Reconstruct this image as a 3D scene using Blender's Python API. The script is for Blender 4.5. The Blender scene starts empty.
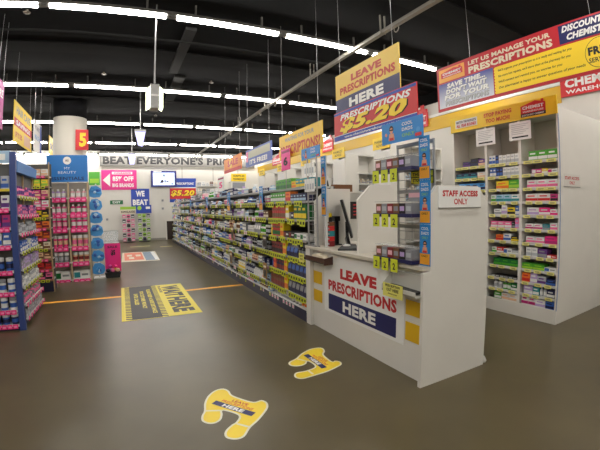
import bpy, bmesh, math, random
from mathutils import Matrix, Vector
random.seed(7)
SC = bpy.context.scene
COL = SC.collection
PI = math.pi
sin, cos = math.sin, math.cos

# ------------------------------------------------------------------ camera, world, exposure
H = 1.55
cd = bpy.data.cameras.new('camera')
cam = bpy.data.objects.new('camera', cd)
COL.objects.link(cam)
yaw, pit, rol = -0.4612175916936444, 0.05228886040987388, 0.018461288673811922
_b = Matrix(((0, 0, -1), (-1, 0, 0), (0, 1, 0)))
_m = Matrix.Rotation(yaw, 3, 'Z') @ Matrix.Rotation(pit, 3, 'Y') @ Matrix.Rotation(rol, 3, 'X') @ _b
cam.matrix_world = Matrix.Translation((0, 0, H)) @ _m.to_4x4()
cd.sensor_fit = 'HORIZONTAL'
cd.sensor_width = 36.0
cd.sensor_height = 27.0
cd.clip_start, cd.clip_end = 0.02, 100
cd.type = 'PANO'
KS = (0.0, -0.04450811372496786, -9.010948822102444e-05, 2.5088535371003007e-05, -5.482744151111133e-07)
for holder in (cd, getattr(cd, 'cycles', None)):
    try:
        holder.panorama_type = 'FISHEYE_LENS_POLYNOMIAL'
        holder.fisheye_fov = PI
        for i in range(5):
            setattr(holder, 'fisheye_polynomial_k%d' % i, KS[i])
    except Exception:
        pass
SC.camera = cam
w = bpy.data.worlds.new('world')
SC.world = w
w.use_nodes = True
w.node_tree.nodes['Background'].inputs[0].default_value = (0.9, 0.95, 1, 1)
w.node_tree.nodes['Background'].inputs[1].default_value = 0.02
SC.view_settings.view_transform = 'Standard'
SC.view_settings.look = 'None'
SC.view_settings.gamma = 1
SC.view_settings.use_curve_mapping = False
SC.view_settings.exposure = 1.52
LIGHT = 17.0          # strength of the fluorescent diffusers

# ------------------------------------------------------------------ materials
def lin(c):
    c /= 255.0
    return c / 12.92 if c <= 0.04045 else ((c + 0.055) / 1.055) ** 2.4
_mats = {}
def M(name, rgb=None, rough=0.5, metal=0.0, emit=0.0, noise=0.0, scale=6.0, alpha=1.0, spec=0.5, trans=0.0):
    if name in _mats:
        return _mats[name]
    m = bpy.data.materials.new(name)
    m.use_nodes = True
    nt = m.node_tree
    b = nt.nodes['Principled BSDF']
    col = (lin(rgb[0]), lin(rgb[1]), lin(rgb[2]), 1)
    b.inputs['Base Color'].default_value = col
    b.inputs['Roughness'].default_value = rough
    b.inputs['Metallic'].default_value = metal
    b.inputs['Specular IOR Level'].default_value = spec
    b.inputs['Alpha'].default_value = alpha
    b.inputs['Transmission Weight'].default_value = trans
    if emit:
        b.inputs['Emission Color'].default_value = col
        b.inputs['Emission Strength'].default_value = emit
    if noise:
        tc = nt.nodes.new('ShaderNodeTexCoord')
        n = nt.nodes.new('ShaderNodeTexNoise')
        n.inputs['Scale'].default_value = scale
        n.inputs['Detail'].default_value = 5
        r = nt.nodes.new('ShaderNodeMapRange')
        r.inputs['From Min'].default_value = 0.3
        r.inputs['From Max'].default_value = 0.7
        r.inputs['To Min'].default_value = 1 - noise
        r.inputs['To Max'].default_value = 1 + noise
        h = nt.nodes.new('ShaderNodeHueSaturation')
        h.inputs['Color'].default_value = col
        nt.links.new(tc.outputs['Object'], n.inputs['Vector'])
        nt.links.new(n.outputs['Fac'], r.inputs['Value'])
        nt.links.new(r.outputs['Result'], h.inputs['Value'])
        nt.links.new(h.outputs['Color'], b.inputs['Base Color'])
    _mats[name] = m
    return m

PAL = {  # colours of packs, by the word used for them
 'white': (226, 226, 224), 'cream': (226, 214, 190), 'pale blue': (165, 196, 222), 'blue': (52, 96, 178), 'navy': (30, 34, 78),
 'teal': (40, 140, 150), 'green': (70, 160, 40), 'dark green': (20, 110, 50), 'lime': (150, 200, 50), 'yellow': (236, 204, 30),
 'orange': (232, 120, 40), 'red': (205, 40, 40), 'pink': (236, 110, 160), 'hot pink': (232, 40, 130), 'pale pink': (232, 180, 190),
 'magenta': (190, 40, 120), 'purple': (96, 50, 130), 'lilac': (185, 160, 210), 'brown': (120, 80, 50), 'grey': (140, 142, 148),
 'black': (28, 28, 32), 'dark red': (130, 36, 40), 'peach': (228, 186, 150), 'sky blue': (70, 150, 215), 'silver': (180, 184, 190)}
def P(c):
    return M('pack_' + c.replace(' ', '_'), PAL[c], 0.4)
white_paint = M('white_laminate', (222, 219, 212), 0.35, noise=0.02, scale=3)
white_metal = M('white_metal', (205, 205, 202), 0.4)
grey_metal = M('grey_metal', (150, 150, 148), 0.4, 0.3)
shelf_back = M('shelf_back', (84, 82, 78), 0.6)  # darkened grey: shade in the gaps above the goods is put into the colour
navy_kick = M('navy_kickplate', (30, 30, 58), 0.4)
black_plastic = M('black_plastic', (20, 20, 22), 0.4)
ticket_m = M('ticket_yellow', (206, 214, 40), 0.6)
ticket_pale = M('ticket_pale_yellow', (226, 220, 130), 0.6)
ticket_white = M('ticket_white', (228, 228, 220), 0.6)
ticket_pink = M('ticket_pink', (240, 40, 130), 0.6)
ink = M('black_ink', (24, 24, 28), 0.6)
clear_m = M('clear_plastic', (235, 238, 240), 0.08, alpha=0.28)
sign_yellow = M('sign_yellow', (248, 212, 40), 0.45)
sign_red = M('sign_red', (206, 34, 40), 0.45)
sign_blue = M('sign_blue', (28, 66, 170), 0.45)
sign_navy = M('sign_navy', (28, 32, 92), 0.45)
sign_white = M('sign_white', (236, 236, 234), 0.45)
sign_sky = M('sign_sky_blue', (28, 132, 208), 0.45)
sign_pink = M('sign_pink', (238, 40, 140), 0.45)
skin_m = M('printed_skin', (222, 160, 130), 0.5)
wire_m = M('wire_steel', (170, 170, 170), 0.35, 0.6)

# ------------------------------------------------------------------ mesh builder
class MB:
    def __init__(s):
        s.v, s.f, s.m, s.mats = [], [], [], []
    def mi(s, m):
        if m not in s.mats:
            s.mats.append(m)
        return s.mats.index(m)
    def box(s, x0, x1, y0, y1, z0, z1, m):
        n = len(s.v); k = s.mi(m)
        s.v += [(x0, y0, z0), (x1, y0, z0), (x1, y1, z0), (x0, y1, z0), (x0, y0, z1), (x1, y0, z1), (x1, y1, z1), (x0, y1, z1)]
        for q in ((0, 3, 2, 1), (4, 5, 6, 7), (0, 1, 5, 4), (1, 2, 6, 5), (2, 3, 7, 6), (3, 0, 4, 7)):
            s.f.append(tuple(n + i for i in q)); s.m.append(k)
        return s
    def prism(s, pts, axis, a, b, m):
        """polygon pts (2D) extruded along an axis: 'x' -> (y,z), 'y' -> (x,z), 'z' -> (x,y)"""
        n = len(s.v); k = s.mi(m); N = len(pts)
        ar = sum(pts[i][0] * pts[(i + 1) % N][1] - pts[(i + 1) % N][0] * pts[i][1] for i in range(N))
        if ar < 0:
            pts = pts[::-1]
        for t in (a, b):
            for p in pts:
                s.v.append({'x': (t, p[0], p[1]), 'y': (p[0], t, p[1]), 'z': (p[0], p[1], t)}[axis])
        lo, hi = list(range(n, n + N)), list(range(n + N, n + 2 * N))
        flip = axis == 'y'
        s.f.append(tuple(lo if flip else lo[::-1])); s.m.append(k)
        s.f.append(tuple(hi[::-1] if flip else hi)); s.m.append(k)
        for i in range(N):
            j = (i + 1) % N
            q = (lo[i], lo[j], hi[j], hi[i])
            s.f.append(q[::-1] if flip else q); s.m.append(k)
        return s
    def lathe(s, prof, m, cx=0, cy=0, seg=12, sx=1.0, sy=1.0):
        """prof: list of (r, z[, material])"""
        n = len(s.v)
        for p in prof:
            for i in range(seg):
                a = 2 * PI * i / seg
                s.v.append((cx + sx * p[0] * cos(a), cy + sy * p[0] * sin(a), p[1]))
        for r in range(len(prof) - 1):
            k = s.mi(prof[r][2] if len(prof[r]) > 2 else m)
            for i in range(seg):
                j = (i + 1) % seg
                s.f.append((n + r * seg + i, n + r * seg + j, n + (r + 1) * seg + j, n + (r + 1) * seg + i)); s.m.append(k)
        s.f.append(tuple(n + i for i in range(seg))[::-1]); s.m.append(s.mi(m))
        t = n + (len(prof) - 1) * seg
        s.f.append(tuple(t + i for i in range(seg))); s.m.append(s.mi(prof[-1][2] if len(prof[-1]) > 2 else m))
        return s
    def tube(s, path, r, m, seg=6):
        path = [Vector(p) for p in path]
        n = len(s.v); k = s.mi(m)
        for i, p in enumerate(path):
            d = (path[min(i + 1, len(path) - 1)] - path[max(i - 1, 0)]).normalized()
            u = d.cross(Vector((0, 0, 1)) if abs(d.z) < 0.9 else Vector((1, 0, 0))).normalized()
            v = d.cross(u)
            for q in range(seg):
                a = 2 * PI * q / seg
                s.v.append(tuple(p + r * (cos(a) * u + sin(a) * v)))
        for i in range(len(path) - 1):
            for q in range(seg):
                j = (q + 1) % seg
                s.f.append((n + i * seg + q, n + i * seg + j, n + (i + 1) * seg + j, n + (i + 1) * seg + q)); s.m.append(k)
        s.f.append(tuple(n + q for q in range(seg))[::-1]); s.m.append(k)
        e = n + (len(path) - 1) * seg
        s.f.append(tuple(e + q for q in range(seg))); s.m.append(k)
        return s
    def ball(s, c, rx, ry, rz, m, seg=10, rings=6):
        n = len(s.v); k = s.mi(m)
        for i in range(rings + 1):
            t = PI * i / rings
            for j in range(seg):
                a = 2 * PI * j / seg
                s.v.append((c[0] + rx * sin(t) * cos(a), c[1] + ry * sin(t) * sin(a), c[2] - rz * cos(t)))
        for i in range(rings):
            for j in range(seg):
                q = (j + 1) % seg
                s.f.append((n + i * seg + j, n + i * seg + q, n + (i + 1) * seg + q, n + (i + 1) * seg + j)); s.m.append(k)
        return s
    def mesh(s, name, bevel=0.0, smooth=False):
        me = bpy.data.meshes.new(name)
        me.from_pydata(s.v, [], s.f)
        for m in s.mats:
            me.materials.append(m)
        for p, k in zip(me.polygons, s.m):
            p.material_index = k
            p.use_smooth = smooth
        if bevel:
            bm = bmesh.new(); bm.from_mesh(me)
            bmesh.ops.bevel(bm, geom=bm.edges[:], offset=bevel, segments=2, affect='EDGES', profile=0.6)
            bm.to_mesh(me); bm.free()
        me.update()
        return me

def link(name, me, parent=None, loc=(0, 0, 0), rot=0.0, label=None):
    o = bpy.data.objects.new(name, me)
    COL.objects.link(o)
    o.location = loc
    o.rotation_euler = (0, 0, rot)
    if parent is not None:
        o.parent = parent
    if label:
        o['label'] = label
    return o
def part(name, mb, parent, bevel=0.0, label=None, smooth=False, loc=(0, 0, 0)):
    return link(name, mb.mesh(name, bevel, smooth), parent, loc, 0, label)
def thing(name, label, cat, loc=(0, 0, 0), rot=0.0, group=None, mb=None, bevel=0.0, smooth=False):
    o = link(name, mb.mesh(name, bevel, smooth) if mb is not None else None, None, loc, rot)
    o['label'] = label; o['category'] = cat
    if group:
        o['group'] = group
    return o
def struct(name, mb, bevel=0.0, parent=None):
    o = part(name, mb, parent, bevel)
    if parent is None:
        o['kind'] = 'structure'
    return o
def B(*a):
    return MB().box(*a)

# ------------------------------------------------------------------ lettering
_txt = {}
def txt_mesh(s, bold, shear, m):
    key = (s, bold, shear, m.name)
    if key in _txt:
        return _txt[key]
    cu = bpy.data.curves.new('lettering', 'FONT')
    cu.body = s
    cu.align_x = 'CENTER'
    cu.size = 1
    cu.resolution_u = 2
    cu.offset = bold
    cu.shear = shear
    cu.space_line = 0.85
    cu.space_character = 1.0 + bold * 1.2
    ob = bpy.data.objects.new('tmp', cu)
    me = bpy.data.meshes.new_from_object(ob)
    bpy.data.objects.remove(ob)
    xs = [v.co.x for v in me.vertices]; ys = [v.co.y for v in me.vertices]
    x0, x1, y0, y1 = min(xs), max(xs), min(ys), max(ys)
    for v in me.vertices:
        v.co = ((v.co.x - (x0 + x1) / 2) / (x1 - x0), 0, (v.co.y - (y0 + y1) / 2) / (y1 - y0))
    me.name = 'lettering'
    me.materials.clear()
    me.materials.append(m)
    _txt[key] = me
    return me
def txt(parent, s, cx, cz, wd, ht, m, y, bold=0.03, shear=0.0, name='lettering', label=None):
    """letters on a front that faces local -y"""
    o = link(name, txt_mesh(s, bold, shear, m), parent, (cx, y, cz), 0, label)
    o.scale = (wd, 1, ht)
    return o
def flat_txt(parent, s, c, ang, wd, ht, m, z, bold=0.03, shear=0.0):
    """letters lying on the floor; ang = direction of reading, up is 90 degrees left of it"""
    o = link('lettering', txt_mesh(s, bold, shear, m), parent, (c[0], c[1], z))
    o.rotation_euler = (-PI / 2, 0, ang)      # local z (up of the letters) lies along +y before turning
    o.scale = (wd, 1, ht)
    return o
def plate(parent, name, x0, x1, z0, z1, m, y, label=None, t=0.0015):
    return part(name, B(x0, x1, y - t, y, z0, z1, m), parent, 0, label)
def shape(parent, name, pts, m, y, label=None, t=0.0015):
    return part(name, MB().prism(pts, 'y', y - t, y, m), parent, 0, label)
def sign(name, label, cat, X, Y, Z, rot, wd, ht, m, t=0.012, group=None):
    """a board: origin at the bottom middle, front towards local -y"""
    return thing(name, label, cat, (X, Y, Z), rot, group, B(-wd / 2, wd / 2, -t / 2, t / 2, 0, ht, m))
FY, FX, RY = PI, -PI / 2, 0.0       # facing +Y (the aisle), facing -X (the viewer), facing -Y
def hang(o, xs, z, top, r=0.002):
    for x in xs:
        part('wire', MB().tube([(x, 0, z), (x, 0, top)], r, wire_m, 5), o)
def disc(cx, cz, r, n=24, ry=None):
    return [(cx + r * cos(2 * PI * i / n), cz + (ry or r) * sin(2 * PI * i / n)) for i in range(n)]
ORD = ['first', 'second', 'third', 'fourth', 'fifth', 'sixth', 'seventh', 'eighth', 'ninth', 'tenth', 'eleventh', 'twelfth', 'thirteenth', 'fourteenth', 'fifteenth', 'sixteenth',
       'seventeenth', 'eighteenth', 'nineteenth', 'twentieth', 'twenty-first', 'twenty-second', 'twenty-third', 'twenty-fourth', 'twenty-fifth', 'twenty-sixth', 'twenty-seventh', 'twenty-eighth', 'twenty-ninth', 'thirtieth'] + ['thirty-%s' % k for k in ('first', 'second', 'third', 'fourth', 'fifth', 'sixth', 'seventh', 'eighth', 'ninth')]

# ------------------------------------------------------------------ setting
CEIL, XB, YR, YL, XF = 4.36, 19.2, -7.05, 7.6, -4.0
fm = M('polished_concrete', (86, 77, 54), 0.3, noise=0.2, scale=1.0, spec=0.35)
struct('floor', B(XF, XB, YR, YL, -0.1, 0, fm))
ceil_m = M('black_ceiling_paint', (16, 16, 17), 0.9, noise=0.15, scale=0.8, spec=0.06)
beam_m = M('dark_soffit_paint', (20, 20, 20), 0.85, noise=0.1, scale=1.2, spec=0.06)
struct('ceiling', B(XF, XB, YR, YL, CEIL, CEIL + 0.1, ceil_m))
wall_m = M('wall_paint', (214, 211, 204), 0.7, noise=0.02, scale=1.0)
wb = B(XB, XB + 0.15, YR, YL, 0, CEIL, wall_m)
struct('wall_back', wb)
struct('wall_right', B(XF, XB, YR - 0.15, YR, 0, 4.05, wall_m))
struct('wall_left', B(XF, XB, YL, YL + 0.15, 0, CEIL, wall_m))
struct('wall_front', B(XF - 0.15, XF, YR, YL, 0, CEIL, wall_m))
struct('trim_1', B(XF, XB, YR - 0.15, YR, 4.05, CEIL, ceil_m))                       # black strip over the right wall
struct('trim_2', B(3.36, XB, YR, YR + 0.02, 3.37, 3.69, M('band_yellow', (216, 172, 28), .5)))                  # yellow band along the right wall
struct('trim_3', B(XF, XB, YR, YR + 0.03, 3.70, 3.76, sign_white))
struct('baseboard_back', B(XB - 0.015, XB, YR, YL, 0, 0.1, M('baseboard_grey', (150, 148, 140), 0.5)))
for i, x in enumerate((3.6, 6.9, 10.2, 13.7, 17.2)):
    struct('trim_%d' % (4 + i), B(x - 0.22, x + 0.22, YR, YL, CEIL - 0.025, CEIL, beam_m))   # soffit beams
col_m = M('column_white', (214, 208, 196), 0.6)
cm = MB().lathe([(0.41, 0), (0.41, 3.86)], col_m, seg=32)
cb = MB().lathe([(0.412, 3.86), (0.412, CEIL)], M('column_black_top', (28, 28, 30), 0.9, spec=.06), seg=32)
cx, cy = 10.35, 1.25
c0 = link('column', cm.mesh('column', 0, True), None, (cx, cy, 0)); c0['kind'] = 'structure'
part('column_top', cb, c0, smooth=True)
# back wall seams and the opening at the end of the aisle
for i, y in enumerate((-2.95, -4.55, -5.9)):
    struct('trim_%d' % (10 + i), B(XB - 0.006, XB, y - 0.02, y + 0.02, 0.1, 3.6, M('seam_grey', (170, 168, 160), 0.6)))
d = struct('door_1', B(XB - 0.03, XB, -2.62, -2.12, 0, 0.92, M('dark_opening', (46, 34, 28), 0.7)))
part('door_frame', MB().box(XB - 0.05, XB, -2.68, -2.62, 0, 0.98, white_paint).box(XB - 0.05, XB, -2.12, -2.06, 0, 0.98, white_paint).box(XB - 0.05, XB, -2.62, -2.12, 0.92, 0.98, white_paint), d)

# ---- fluorescent lights in rows, continuous housings
lamp_m = M('fluorescent_diffuser', (255, 250, 242), 0.5, emit=LIGHT)
house_m = M('light_housing', (96, 94, 90), 0.6)
house = MB().box(-0.05, 0.05, -0.815, 0.815, 0.035, 0.075, house_m).box(-0.03, 0.03, -0.815, -0.745, 0.0, 0.035, house_m).box(-0.03, 0.03, 0.745, 0.815, 0.0, 0.035, house_m)
house.box(-0.012, 0.012, -0.5, -0.476, 0.075, CEIL - 4.12, house_m).box(-0.012, 0.012, 0.476, 0.5, 0.075, CEIL - 4.12, house_m)
hme = house.mesh('housing')
_pr = [(-0.038, 0.035), (-0.04, 0.012), (-0.026, -0.008), (0.026, -0.008), (0.04, 0.012), (0.038, 0.035)]
dme = MB().prism(_pr, 'y', -0.742, 0.742, lamp_m).mesh('diffuser')
ROWS = ((-1.8, 'row behind', 1), (1.6, 'row', 1), (5.02, 'first row of lights', 0), (8.42, 'second row of lights', 0), (11.98, 'third row of lights', 0), (15.55, 'fourth row of lights', 0), (18.75, 'back wall row', 0))
YS = [0.195 - 1.632 * k for k in range(-3, 5)]
for X, rn, unseen in ROWS:
    n = 0
    for y in YS[::1]:
        if X == 5.02 and y > 3: continue
        if unseen and y > 3.6: continue
        if unseen:
            lab = 'white fluorescent strip light overhead in the unseen front rows'
        else:
            lab = 'white fluorescent strip light, %s from the column side in the %s' % (ORD[n], rn)
        t = thing('ceiling_light', lab, 'strip light', (X, y, 4.12), 0, 'fluorescent strip lights on the ceiling')
        link('housing', hme, t); link('diffuser', dme, t)
        n += 1

# ---- ceiling services
pm = M('galvanised_conduit', (150, 146, 138), 0.45, 0.3)
cbm = MB().box(1.0, 18.9, -3.545, -3.475, 4.07, 4.11, pm).box(1.0, 18.9, -3.55, -3.47, 4.11, 4.118, pm)
t = thing('cable_tray', 'long grey cable tray running down the shop under the ceiling', 'cable tray', mb=cbm)
for x in (2.0, 4.2, 6.4, 8.9, 11.2, 13.5, 16.0):
    for yy in (-3.55, -3.47):
        part('hanger', B(x - 0.01, x + 0.01, yy - .01, yy + .01, 4.07, CEIL, pm), t)
for x in (3.9, 8.3, 9.3, 12.2):
    part('clip', MB().tube([(x + 0.05 * cos(a), -3.51, 4.03 + 0.05 * sin(a)) for a in [i * PI / 6 for i in range(13)]], 0.008, pm, 5), t)
duct_m = M('duct_grey', (46, 46, 46), 0.8, spec=.1)
dm = MB().box(5.7, 7.75, -1.1, -0.93, 4.31, CEIL, duct_m).box(7.95, 10.0, -1.3, -1.08, 4.31, CEIL, duct_m)
thing('ceiling_duct', 'flat grey duct on the black ceiling between cable tray and light box', 'duct', mb=dm)
for x, nm in ((6.0, 'before the second row of strip lights'), (9.6, 'behind the second row of strip lights'), (13.0, 'behind the third row of strip lights')):
    thing('sprinkler_pipe', 'thin dark sprinkler pipe across the black ceiling ' + nm, 'pipe', mb=MB().tube([(x, -6.9, 4.235), (x, 7.4, 4.235)], 0.022, M('pipe_dark', (30, 30, 30), 0.8, spec=.1), 8))
for x, y, nm in ((5.6, 1.35, 'above the pink display stand'), (8.1, 0.35, 'between the column and the hanging light box'), (8.1, -1.9, 'between the grey duct and the cable tray'), (11.5, -1.0, 'behind the hanging light box')):
    thing('ceiling_sprinkler', 'small round sprinkler head on the ceiling ' + nm, 'sprinkler', (x, y, CEIL - 0.06), 0, 'ceiling sprinkler heads',
          MB().lathe([(0.015, 0), (0.05, 0.01), (0.05, 0.02), (0.02, 0.03), (0.02, 0.06)], M('sprinkler', (120, 112, 100), 0.5), seg=12))

# ---- things hanging on poles over the aisle
t = thing('hanging_light_box', 'square light box with two glowing sides hanging on a pole over the aisle', 'light box', (5.15, -0.43, 2.87))
part('body', B(-0.1, 0.1, -0.055, 0.055, 0, 0.32, grey_metal), t)
glow = M('light_box_glow', (232, 238, 205), 0.4, emit=1.3)
for s in (-1, 1):
    part('lit_panel', MB().prism([(s * 0.062, 0.03), (s * 0.105, -0.0), (s * 0.105, 0.25), (s * 0.062, 0.29)], 'x', -0.1, 0.1, glow), t, label='glowing pale panel')
part('band', B(-0.103, 0.103, -0.06, 0.06, 0.155, 0.18, sign_white), t)
part('pole', MB().tube([(0, 0, 0.32), (0, 0, CEIL - 2.87)], 0.011, wire_m, 8), t)
glowb = M('sign_blue_glow', (180, 178, 250), 0.4, emit=0.45)
t = thing('hanging_exit_light', 'small blue-white glowing wedge sign hanging on a pole behind the light box', 'hanging light', (9.3, -0.45, 3.03))
part('lit_panel', MB().prism([(-0.12, 0.35), (0.12, 0.35), (0.05, 0.03), (-0.05, 0.0)], 'x', -0.03, 0.03, glowb), t)
part('cap', B(-0.05, 0.05, -0.13, 0.13, 0.35, 0.40, grey_metal), t)
part('pole', MB().tube([(0, 0, 0.40), (0, 0, CEIL - 3.03)], 0.011, wire_m, 8), t)
t = thing('hanging_exit_light', 'small white hanging sign box on a pole in front of the back fascia', 'hanging light', (13.2, -0.36, 3.05))
part('lit_panel', MB().prism([(-0.13, 0.34), (0.13, 0.34), (0.07, 0.0), (-0.07, 0.0)], 'x', -0.03, 0.03, glowb), t)
part('cap', B(-0.05, 0.05, -0.14, 0.14, 0.34, 0.38, grey_metal), t)
part('pole', MB().tube([(0, 0, 0.38), (0, 0, CEIL - 3.05)], 0.012, wire_m, 8), t)
# ------------------------------------------------------------------ service counter
CX0, CX1, CYF = 2.19, 4.16, -2.25
t = counter = thing('service_counter', 'white laminate prescription counter with high end panel, beside the aisle', 'counter', (0, 0, 0))
part('front_panel', B(CX0, CX1, CYF - 0.03, CYF, 0, 1.0, white_paint), t)
part('end_panel', MB().prism([(-2.174, 0), (-2.174, 0.99), (-2.25, 0.99), (-2.25, 1.62), (-2.33, 1.70), (-2.857, 1.70), (-3.005, 1.555), (-3.016, 0)], 'x', 2.158, CX0, white_paint), t)
part('side_panel', B(CX1, 4.275, -2.85, -2.2, 0, 1.0, white_paint), t)
part('worktop', B(CX0, 4.275, -2.9, -2.19, 1.0, 1.035, M('worktop_beige', (206, 200, 186), 0.3)), t, 0.004)
for x, y0 in ((3.19, -2.265), (4.17, -2.29)):
    part('divider', MB().prism([(y0, 1.035), (y0, 1.60), (y0 - .175, 1.76), (-2.83, 1.76), (-2.83, 1.035)], 'x', x, x + 0.03, white_paint), t)
part('back_panel', B(CX0, CX1, -2.9, -2.87, 0, 1.0, white_paint), t)
# poster on the front
w_, h_ = 1.06, 0.74
s = sign('poster', 'white poster with red and navy lettering on the counter front', 'poster', 3.17, CYF + 0.0025, 0.275, FY, 1.42, 0.70, sign_white, 0.004)
dx = lambda X: 3.17 - X          # world X -> local x on a board that faces +Y
rl = M('poster_red', (192, 38, 44), 0.5)
txt(s, 'LEAVE', dx(3.19), 0.50, 0.66, 0.118, rl, -0.0035, 0.06)
txt(s, 'PRESCRIPTIONS', dx(3.17), 0.333, 1.22, 0.125, rl, -0.0035, 0.045)
plate(s, 'navy_band', dx(3.78), dx(2.565), 0.035, 0.225, sign_navy, -0.002)
txt(s, 'HERE', dx(3.17), 0.13, 0.60, 0.122, sign_white, -0.005, 0.045)
for X, z, h, nm in ((4.045, 0.568, 0.155, 'upper one by the dark wood ledge'), (4.045, 0.336, 0.15, 'lower one by the dark wood ledge'), (2.35, 0.576, 0.135, 'upper one by the high end panel'), (2.35, 0.34, 0.17, 'lower one by the high end panel')):
    thing('yellow_decal', 'plain yellow square on the counter front, ' + nm, 'decal', (X, CYF + 0.0035, z), FY, 'yellow squares on the counter front', B(-0.105 if X > 3 else -0.09, 0.105 if X > 3 else 0.09, -0.002, 0.002, 0, h, M('decal_yellow', (224, 178, 20), 0.5)))
# bag ledges
led_m = M('ledge_dark_wood', (74, 46, 36), 0.35)
t = thing('bag_ledge', 'dark brown bag ledge on the counter front beside the gondola', 'ledge', (0, 0, 0))
part('tray', MB().prism([(-2.2445, 0.86), (-2.15, 0.86), (-2.13, 0.88), (-2.13, 0.93), (-2.145, 0.93), (-2.15, 0.885), (-2.2445, 0.885)], 'x', 3.69, 4.15, led_m), t)
part('end_cap', MB().prism([(-2.2445, 0.855), (-2.13, 0.855), (-2.127, 0.93), (-2.2445, 0.95)], 'x', 3.675, 3.69, led_m), t)
thing('folded_bag', 'cream paper bag lying in the dark brown bag ledge', 'paper bag', (3.88, -2.195, 0.886), 0, None, MB().prism([(-0.15, 0), (0.15, 0), (0.14, 0.06), (0.05, 0.08), (-0.1, 0.07), (-0.15, 0.03)], 'y', -0.04, 0.04, P('cream')), 0.006)
acr = M('acrylic_pocket', (206, 204, 196), 0.2)
t = thing('bag_ledge', 'white acrylic pocket ledge on the counter front by the high end panel', 'ledge', (0, 0, 0))
part('back_plate', B(2.20, 2.62, -2.244, -2.238, 0.775, 0.95, acr), t)
part('tray', MB().prism([(-2.238, 0.775), (-2.14, 0.775), (-2.12, 0.795), (-2.12, 0.83), (-2.126, 0.83), (-2.13, 0.80), (-2.238, 0.785)], 'x', 2.20, 2.62, acr), t)
part('end_cap', MB().prism([(-2.244, 0.775), (-2.12, 0.775), (-2.12, 0.83), (-2.244, 0.95)], 'x', 2.62, 2.626, acr), t)
thing('leaflets', 'dark leaflets lying in the white acrylic pocket ledge', 'leaflets', (2.42, -2.185, .802), 0, None, MB().prism([(-.2, 0), (.17, 0), (.17, .03), (-.2, .02)], 'y', -.03, .03, P('black')))
s = sign('pocket_ticket', 'pale yellow ticket with three black lines on the white acrylic ledge', 'ticket', 2.47, -2.115, 0.735, FY, 0.26, 0.12, M('ticket_cream_yellow', (226, 220, 110), 0.6), 0.003)
txt(s, 'PRESCRIPTION', 0, 0.10, 0.19, 0.022, ink, -0.003, 0.03); txt(s, 'OUT HERE', 0, 0.065, 0.16, 0.028, ink, -0.003, 0.03); txt(s, 'thank you', 0, 0.03, 0.12, 0.016, ink, -0.003)
thing('door_stop', 'small white stop on the floor behind the counter end panel', 'door stop', (2.2, -3.07, 0), 0, None, MB().lathe([(0.03, 0), (0.035, 0.02), (0.02, 0.05), (0.012, 0.06)], white_metal, seg=12), smooth=True)
# staff sign
s = sign('staff_sign', 'white staff access sign with red letters on the high counter end panel', 'sign', 2.15, -2.605, 1.515, FX, 0.545, 0.175, sign_white, 0.012)
txt(s, 'STAFF ACCESS', 0.0, 0.118, 00.46, 0.052, rl, -0.007, 0.05); txt(s, 'ONLY', 0.0, 0.05, 0.18, 0.052, rl, -0.007, 0.03)
part('edge', B(-0.2725, 0.2725, -0.008, 0.006, -0.006, 0.0, M('sign_edge_grey', (120, 118, 112), 0.5)), s)

# ---- things standing on the counter
WT = 1.0352
t = thing('monitor', 'black flat monitor seen edge-on on the counter', 'monitor', (3.92, -2.64, WT), math.radians(-35))
part('base', MB().lathe([(0.11, 0), (0.11, 0.012), (0.03, 0.02)], black_plastic, seg=20, sy=0.8), t)
part('stand', MB().tube([(0, 0, 0.015), (0, 0.025, 0.12), (0, 0.03, 0.30)], 0.02, black_plastic, 8), t)
mbs = MB().prism([(-0.05, 0.115), (-0.02, 0.105), (0.105, 0.57), (0.075, 0.58)], 'x', -0.20, 0.20, black_plastic)
part('screen_housing', mbs, t, 0.004)
t = thing('eftpos_pad', 'small dark keypad on the counter beside the monitor', 'keypad', (3.58, -2.43, WT), math.radians(-40), None, MB().prism([(-0.13, 0), (0.13, 0), (0.13, 0.02), (-0.13, 0.03)], 'x', -0.16, 0.16, M('keypad_grey', (60, 62, 66), 0.5)), 0.004)
thing('puck_scanner', 'round white puck on the dark keypad', 'scanner', (3.65, -2.42, WT + 0.031), 0, None, MB().lathe([(0.045, 0), (0.045, 0.012), (0.02, 0.022)], sign_white, seg=16))
t = thing('label_printer', 'white label printer on the counter before the tall divider', 'printer', (3.66, -2.74, WT), math.radians(-35))
part('body', MB().prism([(-0.1, 0), (0.1, 0), (0.1, 0.14), (0.03, 0.19), (-0.06, 0.19), (-0.1, 0.08)], 'x', -0.085, 0.085, white_metal), t, 0.012)
part('slot', B(-0.06, 0.06, -0.07, -0.03, 0.187, 0.193, black_plastic), t)
cbl = MB()
for k in range(3):
    cbl.tube([(3.82 - .02 * k, -2.53, WT + 0.14 + .03 * k), (3.80 - .02 * k, -2.50, WT + .10), (3.76 - .02 * k, -2.50, WT + .02), (3.74, -2.52 + .015 * k, WT + .006)], 0.004, black_plastic, 5)
thing('cable', 'black cables hanging between the monitor and the keypad', 'cable', mb=cbl)
t = thing('terminal_stand', 'tall narrow black stand on the counter behind the monitor', 'stand', (4.06, -2.54, WT))
part('base', B(-0.05, 0.05, -0.05, 0.05, 0, 0.015, black_plastic), t)
part('upright', B(-0.022, 0.022, -0.02, 0.02, 0.015, 0.33, black_plastic), t)
part('head', B(-0.04, 0.04, -0.03, 0.05, 0.31, 0.37, black_plastic), t)
z = WT
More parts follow.
